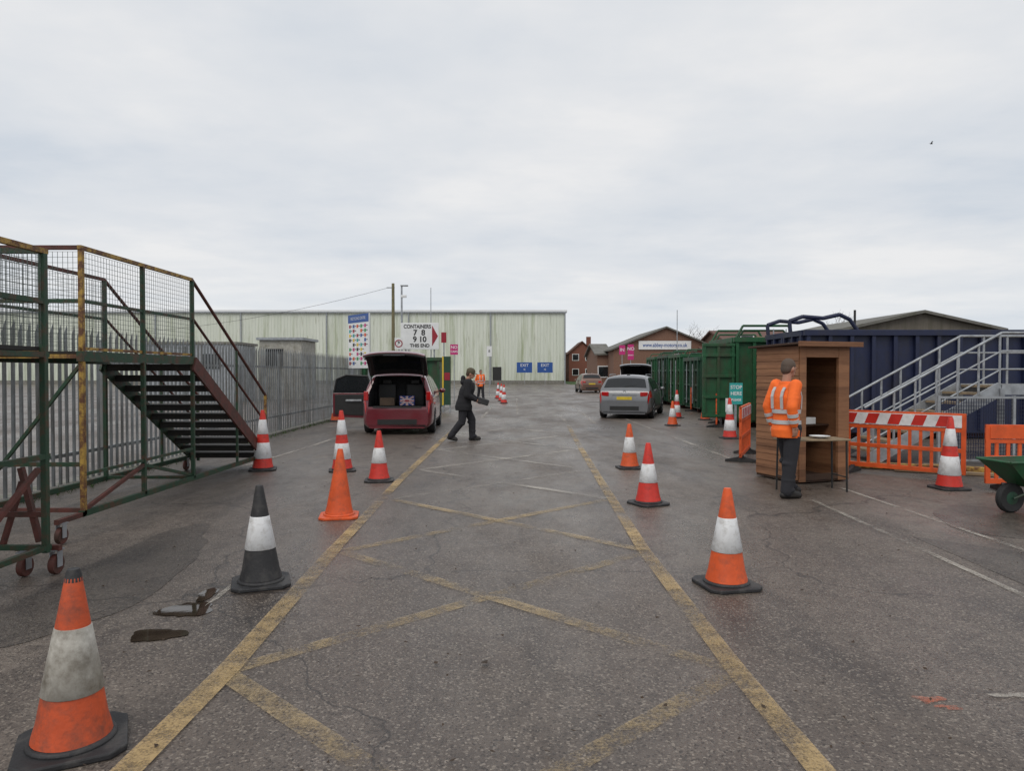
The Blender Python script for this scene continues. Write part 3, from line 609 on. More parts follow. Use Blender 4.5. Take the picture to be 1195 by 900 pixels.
# ---------------------------------------------------------------- cars
def car(name,label,loc,rot,L,Wd,H,paint_,rear='hatch',opened=False,simple=False,wheel=.32,belt=.92):
    t=thing(name,label,'car',loc,rot)
    belt=belt if H<1.55 else belt+.08
    if rear=='estate': pr=[(0,.60),(.03,.80),(.07,.95),(.20,1.06),(.50,H-.12),(.70,H-.03),(1.4,H),(2.2,H-.01),(2.75,H-.06),(3.1,H-.22),(3.55,belt+.09),(3.65,belt+.04),(4.2,belt-.06),(L-.12,.72),(L,.55)]
    else: pr=[(0,.62),(.03,.85),(.06,1.0),(.14,1.12),(.36,H-.12),(.52,H-.03),(1.2,H),(2.0,H-.01),(2.4,H-.06),(2.75,H-.22),(3.2,belt+.1),(3.3,belt+.05),(3.8,belt-.06),(L-.12,.75),(L,.58)]
    wp=[(0,.84),(.06,.905),(.16,.95),(.4,.985),(1,1),(2.8,1),(L-.8,.97),(L-.25,.9),(L,.74)]
    ys=np.concatenate([np.linspace(0,.7,36),np.linspace(.75,L-.4,44),np.linspace(L-.36,L,10)])
    def sm(pts,y,k):
        xs=[p[0] for p in pts]; vs=[p[1] for p in pts]
        return float(np.mean([np.interp(y+o,xs,vs) for o in np.linspace(-k,k,9)]))
    def zt(y): return sm(pr,y,.02 if y<.3 else (.05 if y<.8 else .09))
    def wf(y): return sm(wp,y,.04)
    def ringp(y):
        z=zt(y); W=Wd/2*wf(y); zb=min(belt,z-.05); k=max(0,min(1,(z-zb-.05)/(H-belt-.05)))
        tw=W*(.965-.24*k); zl=.17
        p=[(W*.86,zl),(W*.975,zl+.10),(W,.46),(W*.995,max(.5,zb-.2)),(W*.965,zb)]
        h=z-zb
        p+=[(W*.965+(tw-W*.965)*.5,zb+h*.5),(W*.965+(tw-W*.965)*.88,zb+h*.84),(tw*.88,zb+h*.965),(tw*.5,z+.015*k+.004),(0,z+.025*k+.006)]
        return p
    def P(y,tt):
        p=ringp(y); i=min(int(tt),8); f=tt-i
        g=lambda j: p[max(0,min(9,j))]
        a,b,c,d=g(i-1),g(i),g(i+1),g(i+2)
        if i+2>9: d=(-p[8][0],p[8][1])
        return [.5*((2*b[q])+(-a[q]+c[q])*f+(2*a[q]-5*b[q]+4*c[q]-d[q])*f*f+(-a[q]+3*b[q]-3*c[q]+d[q])*f**3) for q in(0,1)]
    K=28; mb=MB(); tts=[9*i/K for i in range(K+1)]
    for y in ys:
        rp=[P(y,q) for q in tts]
        mb.v+=[(x,y,z) for x,z in rp]+[(-x,y,z) for x,z in rp[-2::-1]]
    n=2*K+1
    for j in range(len(ys)-1):
        for i in range(n): mb.f.append((j*n+i,j*n+(i+1)%n,(j+1)*n+(i+1)%n,(j+1)*n+i))
    mb.f+=[tuple(range(n-1,-1,-1)),tuple(range((len(ys)-1)*n,len(ys)*n))]
    body=mb.build('body',paint_,t,smooth=35)
    wy=[.78,L-.82]
    cm=MB()
    for y in wy:
        for s in(-1,1): cm.tube((s*(Wd/2-.25),y,wheel),(s*(Wd/2+.1),y,wheel),wheel+.05,n=28)
    if opened:
        a=Wd/2*.80; cm.prism([(-a,.72),(a,.72),(a*.98,belt+.1),(a*.78,H-.09),(-a*.78,H-.09),(-a*.98,belt+.1)],-.3,1.1,'y')
    c=cm.build('cut',m_inner,t); bo=body.modifiers.new('b','BOOLEAN'); bo.object=c; bo.operation='DIFFERENCE'; bo.solver='EXACT'
    nm=bake(body); body.modifiers.clear(); body.data=nm; bpy.data.objects.remove(c)
    if len(nm.materials)<2:
        nm.materials.clear(); nm.materials.append(paint_)
    def patch(name,yf,t0,t1,side,mat,off=.006,ny=12,ntt=8):
        m=MB()
        for i in range(ny+1):
            for j in range(ntt+1):
                v=j/ntt; y=yf(i/ny,v); q=t0+(t1-t0)*v
                x,z=P(y,q); nx,nz=(1,.15) if t1<7 else (.0,1)
                dy=0
                if t1>=7: dz=(zt(y+.01)-zt(y-.01))/.02; l=math.hypot(1,dz); dy=-dz/l; nz=1/l
                m.v.append((side*(x+off*nx),y+dy*off,z+off*nz))
        for i in range(ny):
            for j in range(ntt): a=i*(ntt+1)+j; m.f.append((a,a+1,a+ntt+2,a+ntt+1))
        return m.build(name,mat,t,smooth=40)
    e=.52 if rear=='hatch' else .70
    f0=2.85 if rear=='hatch' else 3.15
    for s in(-1,1):
        for a,b,sa,sb in((e+.02,1.14,.14,0),(1.20,1.98,0,0),(2.04,f0,0,-.42)):
            patch('side_window',lambda u,v,a=a,b=b,sa=sa,sb=sb:(a+sa*v)*(1-u)+(b+sb*v)*u,4.15,6.1,s,m_glass)
        for a in(1.17,2.01,f0+.02):
            patch('door_seam',lambda u,v,a=a:a+u*.012,1.3,4.1,s,m_trim,.002,1,10)
        patch('door_trim',lambda u,v:1.15+u*(f0-1.15),1.0,1.35,s,m_trim,.006,20,2)
        for a in(1.75,2.65): patch('door_handle',lambda u,v,a=a:a+u*.17,3.55,3.75,s,m_trim if rear=='hatch' else m_rim,.02,3,2)
        patch('tail_lamp',lambda u,v:.02+u*.30,3.05,4.6,s,m_lamp,.009,10,6)
        if not opened: MB().box((s*(Wd/2-.27),.045,belt-.06),(.26,.06,.15),(0,0,s*.18)).build('tail_lamp',m_lamp,t,bevel=.02)
        else: MB().box((s*(Wd/2-.13),.06,belt-.0),(.12,.06,.24),(0,0,s*.3)).build('tail_lamp',m_lamp,t,bevel=.02)
        m=MB(); m.ell((s*(Wd/2+.09),f0-.25,belt+.08),(.09,.06,.07)); m.bar((s*(Wd/2-.05),f0-.22,belt+.05),(s*(Wd/2+.06),f0-.24,belt+.06),.03); m.build('door_mirror',paint_,t,smooth=40)
        for y in wy:
            x=s*(Wd/2-.10)
            MB().lathe([(wheel*.6,-.1),(wheel-.02,-.1),(wheel,-.06),(wheel,.06),(wheel-.02,.1),(wheel*.6,.1)],30,(x,y,wheel),'x',caps=False).build('tyre',m_tyre,t,smooth=40)
            r_=MB(); r_.lathe([(.02,-.02),(wheel*.2,0),(wheel*.2,.04),(.02,.045)],16,(x+s*.04,y,wheel),'x')
            for k in range(7):
                a=2*PI*k/7; r_.bar((x+s*.075,y,wheel),(x+s*.085,y+math.cos(a)*wheel*.6,wheel+math.sin(a)*wheel*.6),.05,.02)
            q0,q1=(.04,.092) if s>0 else (-.092,-.04)
            r_.lathe([(wheel*.56,q0),(wheel*.63,q0),(wheel*.63,q1),(wheel*.56,q1)],26,(x,y,wheel),'x',caps=False)
            r_.build('rim',m_rim,t,smooth=30)
            MB().tube((x-.02,y,wheel),(x+.02*s+.001,y,wheel),wheel*.6,n=20).build('brake_disc',m_trim,t)
        if rear=='estate' : MB().path([(s*(Wd*.34),.85,H-.02),(s*(Wd*.34),.95,H+.035),(s*(Wd*.35),2.3,H+.035),(s*(Wd*.35),2.45,H-.03)],.014).build('roof_rail',m_rim,t)
    ya,yb=(.16,.38) if rear=='hatch' else (.215,.52)
    if not opened:
        m=MB(); xs_=np.linspace(-1,1,21)
        for i in range(15):
            y=ya+(yb-ya)*i/14
            for xx in xs_:
                q=9-2.05*abs(xx); px_,pz_=P(y,q); dz=(zt(y+.01)-zt(y-.01))/.02; l=math.hypot(1,dz)
                m.v.append((math.copysign(px_,xx) if xx else 0,y-dz/l*.008,pz_+.008/l))
        for i in range(14):
            for j in range(20): a=i*21+j; m.f.append((a,a+1,a+22,a+21))
        m.build('rear_window',m_glass,t,smooth=40)
        MB().bb(-.5,.5,-.01,.03,.30,.44).build('lower_grille',m_trim,t)
        MB().bb(-.26,.26,-.012,.05,.66,.77).build('number_plate',m_plate,t,bevel=.004)
        MB().lathe([(.03,0),(.045,0),(.045,.02),(.03,.02)],20,(0,.065,belt+.03),'y',caps=False).build('emblem',m_rim,t)
        MB().bb(-.42,.42,.02,.08,belt-.10,belt-.08).build('chrome_strip',m_rim,t)
        MB().bar((0,ya+.0,zt(ya)+.03),(.38,ya+.06,zt(ya+.06)+.02),.018).build('rear_wiper',m_trim,t)
    else:
        ln=MB(); a=Wd/2*.80-.004; z0=.725
        sec=[(-a,z0),(a,z0),(a*.98,belt+.1),(a*.78,H-.095),(-a*.78,H-.095),(-a*.98,belt+.1)]
        V=[(x,.09 if z<1 else .2,z) for x,z in sec]+[(x*.99,1.09,z) for x,z in sec]
        ln.add(V,[(i,(i+1)%6,6+(i+1)%6,6+i) for i in range(6)]+[tuple(range(6,12))]); ln.build('boot_lining',m_inner,t)
        for s in(-.38,.38): MB().box((s,1.0,1.0),(.5,.12,.62)).build('seat_back',m_trim,t,bevel=.04)
        for s in(-.38,.38): MB().box((s,1.0,1.36),(.26,.09,.14)).build('headrest',m_trim,t,bevel=.03)
        MB().bb(-.62,.62,-.02,.1,.70,.735).build('boot_sill',m_trim,t,bevel=.006)
        MB().bb(-.5,.5,-.012,.03,.27,.40).build('lower_grille',m_trim,t)
        N_=9; hx=Wd*.41
        arc=[(.42-1.12*u,H+.01+.54*math.sin(u*PI*.5)**.9-(.07*max(0,u-.75)*4*max(0,u-.75)*4)) for u in [i/(N_-1) for i in range(N_)]]
        def shell(i0,i1,xa,xb,o0,o1):
            m=MB(); xs2=np.linspace(xa,xb,9); V=[]
            for oo in(o0,o1):
                for i in range(i0,i1+1):
                    for xx in xs2: V.append((xx,arc[i][0],arc[i][1]+oo-.05*(xx/hx)**2-.03*(abs(xx)/hx)**6))
            nn=i1-i0+1; F=[]
            for k2 in(0,1):
                for i in range(nn-1):
                    for j in range(8): a_=k2*nn*9+i*9+j; F.append((a_,a_+1,a_+10,a_+9))
            for i in range(nn-1):
                for j in(0,8): a_=i*9+j; F.append((a_,a_+9,a_+9+nn*9,a_+nn*9))
            for j in range(8):
                for i in(0,nn-1): a_=i*9+j; F.append((a_,a_+1,a_+1+nn*9,a_+nn*9))
            return m.add(V,F)
        tgo=shell(0,N_-1,-hx,hx,0,.02).build('tailgate',paint_,t,smooth=50)
        shell(1,5,-hx*.84,hx*.84,.021,.027).build('rear_window',m_glass,tgo,smooth=50)
        shell(0,N_-1,-hx*.985,hx*.985,-.035,-.001).build('tailgate_trim',m_trim,tgo,smooth=50)
        shell(1,5,-hx*.80,hx*.80,-.041,-.036).build('rear_window',m_glass,tgo,smooth=50)
        e_=arc[-1]; MB().bb(-.26,.26,e_[0]+.03,e_[0]+.16,e_[1]-.055,e_[1]-.04).build('latch',m_gal,tgo)
        for s in(-1,1): MB().tube((s*Wd*.36,.2,belt+.25),(s*Wd*.36,arc[4][0],arc[4][1]-.07),.012).build('gas_strut',m_trim,t)
    for s in(-1,1): patch('windscreen',lambda u,v:(f0-.18)+u*(.5 if rear=='hatch' else .52),7.1,9,s,m_glass,.006,12,8)
    MB().bb(-Wd*.40,Wd*.40,.0,.06,.19,.27).build('bumper_skirt',m_trim,t,bevel=.01)
    for s in(-1,1): MB().box((s*(Wd/2-.3),L-.16,.66),(.34,.2,.13),(0,0,-s*.25)).build('headlight',m_lampw,t,bevel=.03)
    MB().bb(-.05,.05,1.0,1.15,H+.01,H+.05).build('aerial',m_trim,t,bevel=.01)
    return t
rc=car('parked_car','deep red hatchback with its tailgate raised and left rear door open',(X(464,18.3),18.2,0),R(2.5),4.2,1.85,1.60,m_carred,'hatch',True)
dr=MB(); x0=-.93
dr.prism([(x0-1.12,.35),(x0-.1,.30),(x0+.02,.5),(x0+.02,1.02),(x0-1.12,1.02)],2.05,2.13,'y'); dro=dr.build('open_door',m_carred,rc,bevel=.01)
MB().prism([(x0-1.06,.42),(x0-.12,.38),(x0-.04,.98),(x0-1.06,.98)],2.02,2.047,'y').build('door_trim',m_trim,dro,bevel=.01)
fr=MB(); fr.path([(x0-1.1,2.09,1.02),(x0-1.02,2.09,1.42),(x0-.75,2.09,1.53),(x0-.15,2.09,1.5),(x0-.0,2.09,1.02)],.025); fr.build('window_frame',m_trim,dro)
MB().prism([(x0-1.08,1.02),(x0-1.0,1.4),(x0-.75,1.51),(x0-.15,1.48),(x0-.02,1.02)],2.085,2.095,'y').build('pane',m_glass,dro)
MB().bb(x0-.75,x0-.3,1.98,2.02,.78,.84).build('armrest',m_gal,dro,bevel=.01)
cx=X(464,18.3)
b=thing('shopping_bag','blue bag with white and red diagonal cross pattern in the boot of the red car','bag',(cx+.20,18.62,.735),R(3))
MB().bb(-.2,.2,-.08,.08,0,.26).build('bag_body',m_bag,b,bevel=.02)
for nm,mat,w2,o in(('white_cross',m_swhite,.04,-.083),('red_cross',m_sred,.018,-.088)):
    m=MB()
    for sx in(-1,1): m.bar((-sx*.17,o,.02),(sx*.17,o+.0005*sx,.24),.002,w2)
    m.bb(-.18,.18,o-.002,o-.0005,.13-w2*.7,.13+w2*.7); m.bb(-w2*.7,w2*.7,o-.003,o-.001,.01,.25); m.build(nm,mat,b)
tag(MB().box((cx-.33,18.7,.84),(.38,.3,.2),(0,0,.1)).build('cardboard_box',M('cardboard',(.09,.06,.04),.8),bevel=.01),'brown cardboard box in the boot of the red car','box')
sc=car('parked_car','silver estate car with yellow plate and dark rear window, pulled up right of the lane',(X(728,24.6),24.5,0),R(-17),4.85,1.88,1.50,m_silver,'estate',wheel=.33)
car('parked_car','small bronze-brown car far off at the centre of the yard',(X(691,56),56,0),R(2),4.1,1.8,1.52,m_brown,'hatch')
car('parked_car','dark navy car with its boot lid raised, just beyond the silver estate',(X(742,35),35,0),R(-12),4.3,1.82,1.5,m_navy,'hatch',True)
# ---------------------------------------------------------------- people
def person(label,loc,rot,pose,jm,tm,hairm,hivis=False,cap=None,bulk=0):
    t=thing('person',label,'person',loc,rot)
    V=Vector; p={k:V(v) for k,v in pose.items()}
    body=MB(); pel=p['pelvis']; ch=p['chest']; hd=p['head']; hr=p.get('hrot',V((0,0,0)))
    hm=Euler(tuple(hr)).to_matrix()
    H_=lambda x,y,z: hd+hm@V((x,y,z))
    body.ell(hd+hm@V((0,-.01,.015)),(.075,.095,.105),18,tuple(hr)); body.ell(H_(0,.03,-.055),(.052,.06,.055),12,tuple(hr))
    body.limb(H_(0,.08,.01),H_(0,.098,-.02),.010,.015)
    for s in(-1,1): body.ell(H_(s*.076,-.005,-.005),(.012,.02,.032),10,tuple(hr)); body.ell(H_(s*.03,.078,.022),(.02,.014,.008),8,tuple(hr))
    body.ell(H_(0,.085,-.052),(.026,.012,.009),8,tuple(hr))
    body.limb(H_(0,-.02,-.06),ch+V((0,-.0,.19)),.052,.058)
    def torso(m,e):
        up=(ch-pel); rs=[]
        for f,rx,ry in((-.22,.155,.11),(0,.165,.12),(.25,.155,.11),(.5,.155,.11),(.8,.175,.12),(1.0,.185,.12),(1.2,.165,.1),(1.38,.12,.075),(1.48,.07,.055)):
            c=pel+up*f; rs.append(((c.x,c.y,c.z),rx+e,ry+e))
        m.rings(rs)
    torso(body,-.015)
    for s,k in((-1,'L'),(1,'R')):
        sh,el,wr=p['sh'+k],p['el'+k],p['wr'+k]; hp_,kn,an=p['hp'+k],p['kn'+k],p['an'+k]
        body.limb(sh,el,.045,.037); body.limb(el,wr,.037,.026)
        body.limb(hp_,kn,.075,.05); body.limb(kn,an,.05,.036)
        toe=p['toe'+k]; body.limb(an,toe,.035,.025)
        d=(wr-el).normalized(); inward=V((-s,0,0))
        side=d.cross(inward); side=side.normalized() if side.length>.1 else V((0,1,0)); pn=side.cross(d).normalized()
        if pn.dot(inward)<0: pn=-pn
        body.limb(wr,wr+d*.03,.024,.026)
        for q in(-.028,-.010,.010,.028): body.limb(wr+d*.02+side*q*.7,wr+d*.085+side*q,.013,.012)
        for q,l in((-.030,.055),(-.010,.07),(.011,.075),(.031,.065)):
            a=wr+d*.09+side*q; b=a+d*l*.55+pn*l*.15; c=b+d*l*.25+pn*l*.4
            body.limb(a,b,.0098,.009,8); body.limb(b,c,.009,.0078,8)
        b=wr+d*.03+side*.03; c=b+d*.03+side*.03+pn*.012; body.limb(b,c,.013,.011,8); body.limb(c,c+d*.032+pn*.01,.011,.009,8)
    blob(body,'body',m_skin,t,.0075,3)
    jk=MB(); torso(jk,.03+bulk)
    for s,k in((-1,'L'),(1,'R')):
        sh,el,wr=p['sh'+k],p['el'+k],p['wr'+k]
        jk.limb(sh,el,.078+bulk*.6,.068+bulk*.4); jk.limb(el,wr-(wr-el).normalized()*.02,.068+bulk*.4,.05); jk.limb(sh,ch+V((s*.08,0,.05)),.08+bulk*.5,.09+bulk*.5)
        jk.ell(el.lerp(wr,.3),(.067,.067,.045)); jk.ell(sh.lerp(el,.6),(.078,.078,.045)); jk.ell(el.lerp(wr,.85),(.058,.058,.035))
    c=ch+V((0,-.01,.17)); jk.rings([((c.x,c.y,c.z-.04),.1,.09),((c.x,c.y,c.z+.03),.08,.08)])
    hem=pel+V((0,0,-.14)); jk.rings([((hem.x,hem.y,hem.z-.04),.20+bulk,.165+bulk),((hem.x,hem.y,hem.z+.06),.205+bulk,.175+bulk),((hem.x,hem.y,hem.z+.14),.19+bulk,.145+bulk)])
    jk.ell(pel.lerp(ch,.45)+V((.02,-.01,0)),(.17+bulk,.14+bulk,.06))
    if bulk: jk.ell(ch+V((0,-.10,.16)),(.12,.07,.08)); jk.ell(ch+V((0,-.10,.24)),(.085,.06,.08))
    blob(jk,'jacket',jm,t,.011,3)
    tr_=MB(); tr_.ell(pel+V((0,0,-.08)),(.175,.13,.16))
    for k in 'LR':
        hp_,kn,an=p['hp'+k],p['kn'+k],p['an'+k]
        tr_.limb(hp_,kn,.112,.090); tr_.limb(kn,an+V((0,-.005,.0)),.088,.076); tr_.ell(an+V((0,.02,.02)),(.08,.095,.045)); tr_.ell(kn+V((0,-.02,-.06)),(.092,.098,.05)); tr_.ell(kn.lerp(an,.65),(.088,.092,.035))
    blob(tr_,'trousers',tm,t,.011,3)
    for k in 'LR':
        bt=MB(); an,toe=p['an'+k],p['toe'+k]; dd=(toe-an); dd.z=0; dd.normalize()
        bt.limb(an+V((0,0,.03)),an-V((0,0,.03)),.05,.052); bt.limb(an-dd*.05+V((0,0,-.045)),toe,.044,.042); bt.limb(an,toe+V((0,0,.01)),.048,.038)
        blob(bt,'boot',m_boot,t,.01,2)
    hh=MB(); hh.ell(H_(0,-.022,.035),(.083,.098,.098),16,tuple(hr)); hh.ell(H_(0,-.05,-.01),(.076,.066,.08),12,tuple(hr))
    blob(hh,'hair',hairm,t,.01,2)
    if cap:
        cp=MB(); cp.ell(H_(0,-.015,.055),(.096,.110,.092),16,tuple(hr)); cp.box(H_(0,.115,.035),(.14,.10,.014),tuple(hr)); blob(cp,'cap',cap,t,.009,2)
    if hivis:
        up=ch-pel
        for f in(-.02,.38):
            rs=[]
            for ff in(f,f+.15):
                rx=np.interp(ff,[-.22,0,.25,.5,.8,1],[.155,.17,.158,.162,.175,.185])+.037; ry=np.interp(ff,[-.22,0,.25,.5,.8,1],[.11,.128,.120,.125,.12,.12])+.037
                c=pel+up*ff; rs.append(((c.x,c.y,c.z),rx,ry))
            MB().rings(rs,caps=False).build('reflective_band',m_reflect,t,smooth=60)
        for s,k in((-1,'L'),(1,'R')):
            for f in(.35,.66):
                a=p['el'+k].lerp(p['wr'+k],f); b=p['el'+k].lerp(p['wr'+k],f+.18); MB().tube(a,b,.074-.016*f,.074-.016*(f+.18),n=18).build('sleeve_band',m_reflect,t,smooth=60)
            for yy in(1,-1):
                m=MB(); pts=[pel+up*f_+V((s*.09,yy*r__,0)) for f_,r__ in((.55,.142),(.8,.146),(1.0,.150),(1.2,.133),(1.36,.10))]
                for a,b in zip(pts,pts[1:]): m.bar(a,b,.045,.012)
                m.build('shoulder_band',m_reflect,t)
    return t
std=dict(pelvis=(0,0,.95),chest=(0,.01,1.28),head=(0,.03,1.64),hrot=(0,0,0),shL=(-.185,0,1.44),shR=(.185,0,1.44),elL=(-.25,-.04,1.16),elR=(.25,-.04,1.16),wrL=(-.24,.08,.93),wrR=(.24,.08,.93),
    hpL=(-.09,0,.9),hpR=(.09,0,.9),knL=(-.11,.02,.5),knR=(.11,.03,.5),anL=(-.13,-.02,.09),anR=(.14,0,.09),toeL=(-.16,.14,.045),toeR=(.18,.15,.045))
p1=dict(std); p1.update(pelvis=(0,-.03,.95),chest=(0,-.03,1.29),head=(0,.01,1.65),shL=(-.185,-.04,1.44),shR=(.185,-.04,1.44),elL=(-.25,-.12,1.16),wrL=(-.23,-.06,.92),elR=(.25,-.15,1.17),wrR=(.235,-.10,.93),knL=(-.10,.08,.51),anL=(-.12,.13,.09),toeL=(-.15,.29,.045),knR=(.10,-.04,.5),anR=(.13,-.12,.09),toeR=(.17,.03,.045),hrot=(R(-10),0,R(4)))
wk=person('person in bright orange hi-vis jacket and dark trousers standing beside the wooden hut',(X(915,9.3),9.15,0),R(-72),p1,m_hivis,m_trous,m_hairg,hivis=True)
p2=dict(std); p2.update(pelvis=(0,0,.90),chest=(0,.09,1.22),head=(0,.17,1.57),hrot=(R(-18),0,0),shL=(-.18,.11,1.37),shR=(.18,.11,1.37),elL=(-.23,.12,1.08),wrL=(-.15,.31,.97),elR=(.23,.10,1.08),wrR=(.16,.30,.96),
    hpL=(-.09,0,.87),hpR=(.09,0,.87),knL=(-.09,.19,.50),anL=(-.09,.20,.09),toeL=(-.09,.36,.05),knR=(.09,-.03,.47),anR=(.09,-.29,.13),toeR=(.09,-.17,.045))
person('person in black clothes and olive cap striding right carrying a dark box',(X(541,16.6),16.6,0),R(-90),p2,m_dark,m_trous,m_hair,cap=m_cap,bulk=.03)
tag(MB().box((X(541,16.6)+.45,16.6,.93),(.26,.34,.14),(0,.3,.1)).build('carried_box',m_black,bevel=.02),'flat dark box carried by the person in black','box')
dup(wk,'distant person in orange hi-vis jacket left of the three far cones',(X(561,42),42,0),R(200))
dup(wk,'distant person in orange hi-vis jacket in front of the green skips',(X(828,27),27,0),R(100))
# ---------------------------------------------------------------- signs
bd=thing('notice_board','white board reading CONTAINERS 7 8 9 10 THIS END with a red arrow','sign',(X(490,30),30,0))
z0=Z(408,30); z1=Z(377,30)
MB().bb(-.80,.80,-.03,.03,z0,z1).build('panel',m_swhite,bd,bevel=.01)
text('lettering','CONTAINERS',.22,m_sblk,bd,(-.10,-.034,z1-.16),sx=.85,bold=.007)
text('lettering','7  8',.32,m_sblk,bd,(-.02,-.034,z1-.42),bold=.011); text('lettering','9 10',.32,m_sblk,bd,(.0,-.034,z1-.70),bold=.011)
text('lettering','THIS END',.20,m_sblk,bd,(.0,-.034,z1-.96),sx=.95,bold=.007)
MB().prism([(.52,z0+.14),(.52,z1-.10),(.77,(z0+z1)/2)],-.036,-.031,'y').build('red_arrow',m_sred,bd)
for x in(-.6,.6): MB().bar((x,.05,0),(x,.05,z1),.06).build('post',m_gal,bd)
rs=thing('round_number_sign','small white sign with a red ring round the number 3','sign',(X(465.5,29.5),29.5,0))
zc=Z(401,29.5); MB().bb(-.17,.17,-.02,.0,zc-.24,zc+.24).build('panel',m_swhite,rs)
MB().lathe([(.12,-.028),(.16,-.028),(.16,-.021),(.12,-.021)],28,(0,0,zc),'y',caps=False).build('red_ring',m_sred,rs); text('lettering','3',.22,m_sblk,rs,(0,-.031,zc),bold=.008)
MB().bar((0,.03,0),(0,.03,zc),.05).build('post',m_gal,rs)
ib=thing('information_board','tall white board with blue heading and coloured squares beyond the palisade fence','sign',(X(419,26),26,0),R(-50))
z1=Z(367,26); z0=Z(430,26)
MB().bb(-.78,.78,-.03,.03,z0,z1).build('panel',m_swhite,ib,bevel=.005)
MB().bb(-.78,.78,-.035,-.031,z1-.30,z1).build('heading',m_sblue2,ib)
text('lettering','RECYCLING CENTRE',.15,m_swhite,ib,(0,-.04,z1-.15),sx=.8)
tc_=[m_sred,m_sgrn,m_syel,m_sblue2,m_spink,m_steal,m_orange,m_sblk]
for r_ in range(9):
    for c_ in range(5):
        x=-.70+c_*.29; z=z1-.37-r_*.17
        if (r_*3+c_)%7==5: continue
        MB().bb(x,x+.13,-.034,-.031,z-.12,z).build('tile',tc_[(r_*5+c_*3)%8],ib)
        MB().bb(x+.15,x+.25,-.034,-.031,z-.07,z-.04).build('text_line',m_sblk,ib)
for x in(-.65,.65): MB().bar((x,.06,0),(x,.06,z1),.07).build('post',m_gal,ib)
def sign(label,px,py0,py1,d,wpx,mat,txt=None,tm=None,rot=0,group=None):
    t=thing('notice_sign',label,'sign',(X(px,d),d,0),rot,group); w2=wpx/830*d/2; za,zb=Z(py1,d),Z(py0,d)
    MB().bb(-w2,w2,-.015,.015,za,zb).build('panel',mat,t)
    MB().bar((0,.04,0),(0,.04,zb-.02),.05).build('post',m_gal,t)
    if txt:
        ls=txt.split('|'); hh=(zb-za)/(len(ls)+.4)
        for i,l in enumerate(ls): text('lettering',l,min(hh*.95,w2*3.0/max(2,len(l))),tm or m_swhite,t,(0,-.019,zb-hh*(i+.7)),bold=.002)
    return t
sign('left of two blue signs at the foot of the pale shed',612,423,435,96,18,m_sblue2,'EXIT|<',m_swhite)
sign('right of two blue signs at the foot of the pale shed',636,423,435,96,18,m_sblue2,'EXIT|<',m_swhite)
sign('teal notice on a post left of the wooden hut',859,447,472,17.5,15,m_steal,'STOP|HERE|PLEASE')
sign('small white notice left of the teal one',842,440,455,21,10,m_swhite,'WOOD',m_sgrn)
sign('white notice with dark lettering above the orange barrier',851,465,481,19,8,m_swhite,'5',m_sblk)
sign('pink upright sign in front of the low brick office, upper left',726,403,414,55,7,m_spink,'IN')
sign('second pink sign, right of the first by the brick office',736,402,420,58,7,m_spink,'NO|ENTRY')
sign('pink sign on a tall post right of the containers board',530,402,414,40,9,m_spink,'NO|CARS')
sign('small white sign above the distant hi-vis person',571,404,416,50,6,m_swhite,'8',m_sblk)
sign('small red sign just right of the containers board',518,388,400,33,6,m_sred)
pl=thing('utility_pole','weathered wooden utility pole behind the containers board','pole',(X(459,45),45,0)); MB().tube((0,0,0),(0,0,Z(331,45)),.13,.09).build('shaft',m_pole,pl); MB().bar((-.4,0,Z(336,45)),(.1,0,Z(336,45)),.06).build('bracket',m_gal,pl)
tag(MB().path([(X(459,45)-.3+ -1.6*i,45+i*.5,Z(336,45)-.35*i+.012*i*i) for i in range(0,13)],.010,5).build('overhead_wire',m_trim),'thin overhead wire sloping down left from the wooden pole','wire')
ll=thing('street_lamp','grey lamp column with a short lantern right of the wooden pole','lamp',(X(469,40),40,0)); MB().tube((0,0,0),(0,0,Z(334,40)),.07,.05).build('column',m_gal,ll)
MB().box((.15,0,Z(334,40)+.02),(.42,.2,.08)).build('lantern',m_gal,ll,bevel=.02); MB().box((.12,0,Z(346,40)),(.3,.14,.14)).build('camera_housing',m_swhite,ll,bevel=.02)
tag(MB().tube((X(503,42),42,0),(X(503,42),42,Z(336,42)),.04,.02).build('mast',m_gal),'thin bare mast right of the lamp column','mast')
tag(MB().tube((X(790,60),60,0),(X(790,60),60,Z(362,60)),.05,.03).build('mast',m_gal),'thin mast above the low brick office','mast')
tag(MB().tube((X(997,25),25,0),(X(997,25),25,Z(362,25)),.04,.04).build('mast',m_trim),'dark stub post behind the long blue skip','post')
# ---------------------------------------------------------------- buildings
sh=thing('industrial_shed','long pale corrugated industrial shed stained green, filling the background left of centre','building',(0,100,0))
xr=X(660,100); xl=-72; Hs=Z(362,100)
b=MB(); prof=[]; x=xl
while x<xr-.45: prof+=[(x,0),(x+.25,0),(x+.31,-.045),(x+.39,-.045)]; x+=.45
prof.append((xr,0)); k=len(prof)
b.add([(x,y,0) for x,y in prof]+[(x,y,Hs-.25) for x,y in prof],[(i,i+1,k+i+1,k+i) for i in range(k-1)])
b.bb(xl,xr,.02,60,0,Hs-.3); b.build('wall',m_clad,sh)
MB().bb(xl-.2,xr+.2,-.2,60.2,Hs-.3,Hs).build('roof',m_swhite,sh)
MB().bb(xl,xr+.15,-.32,-.2,Hs-.42,Hs-.22).build('gutter',m_gal,sh)
for x in(-50,-38,-26,-14.5,-3,xr-.1): MB().tube((x,-.2,0),(x,-.2,Hs-.3),.09,n=8).build('downpipe',m_gal,sh)
MB().bb(X(575,100),X(585,100),-.12,-.08,0,2.4).build('door',m_sblk,sh)
MB().bb(xl,xr,-.16,-.09,0,.5).build('plinth',m_conc,sh)
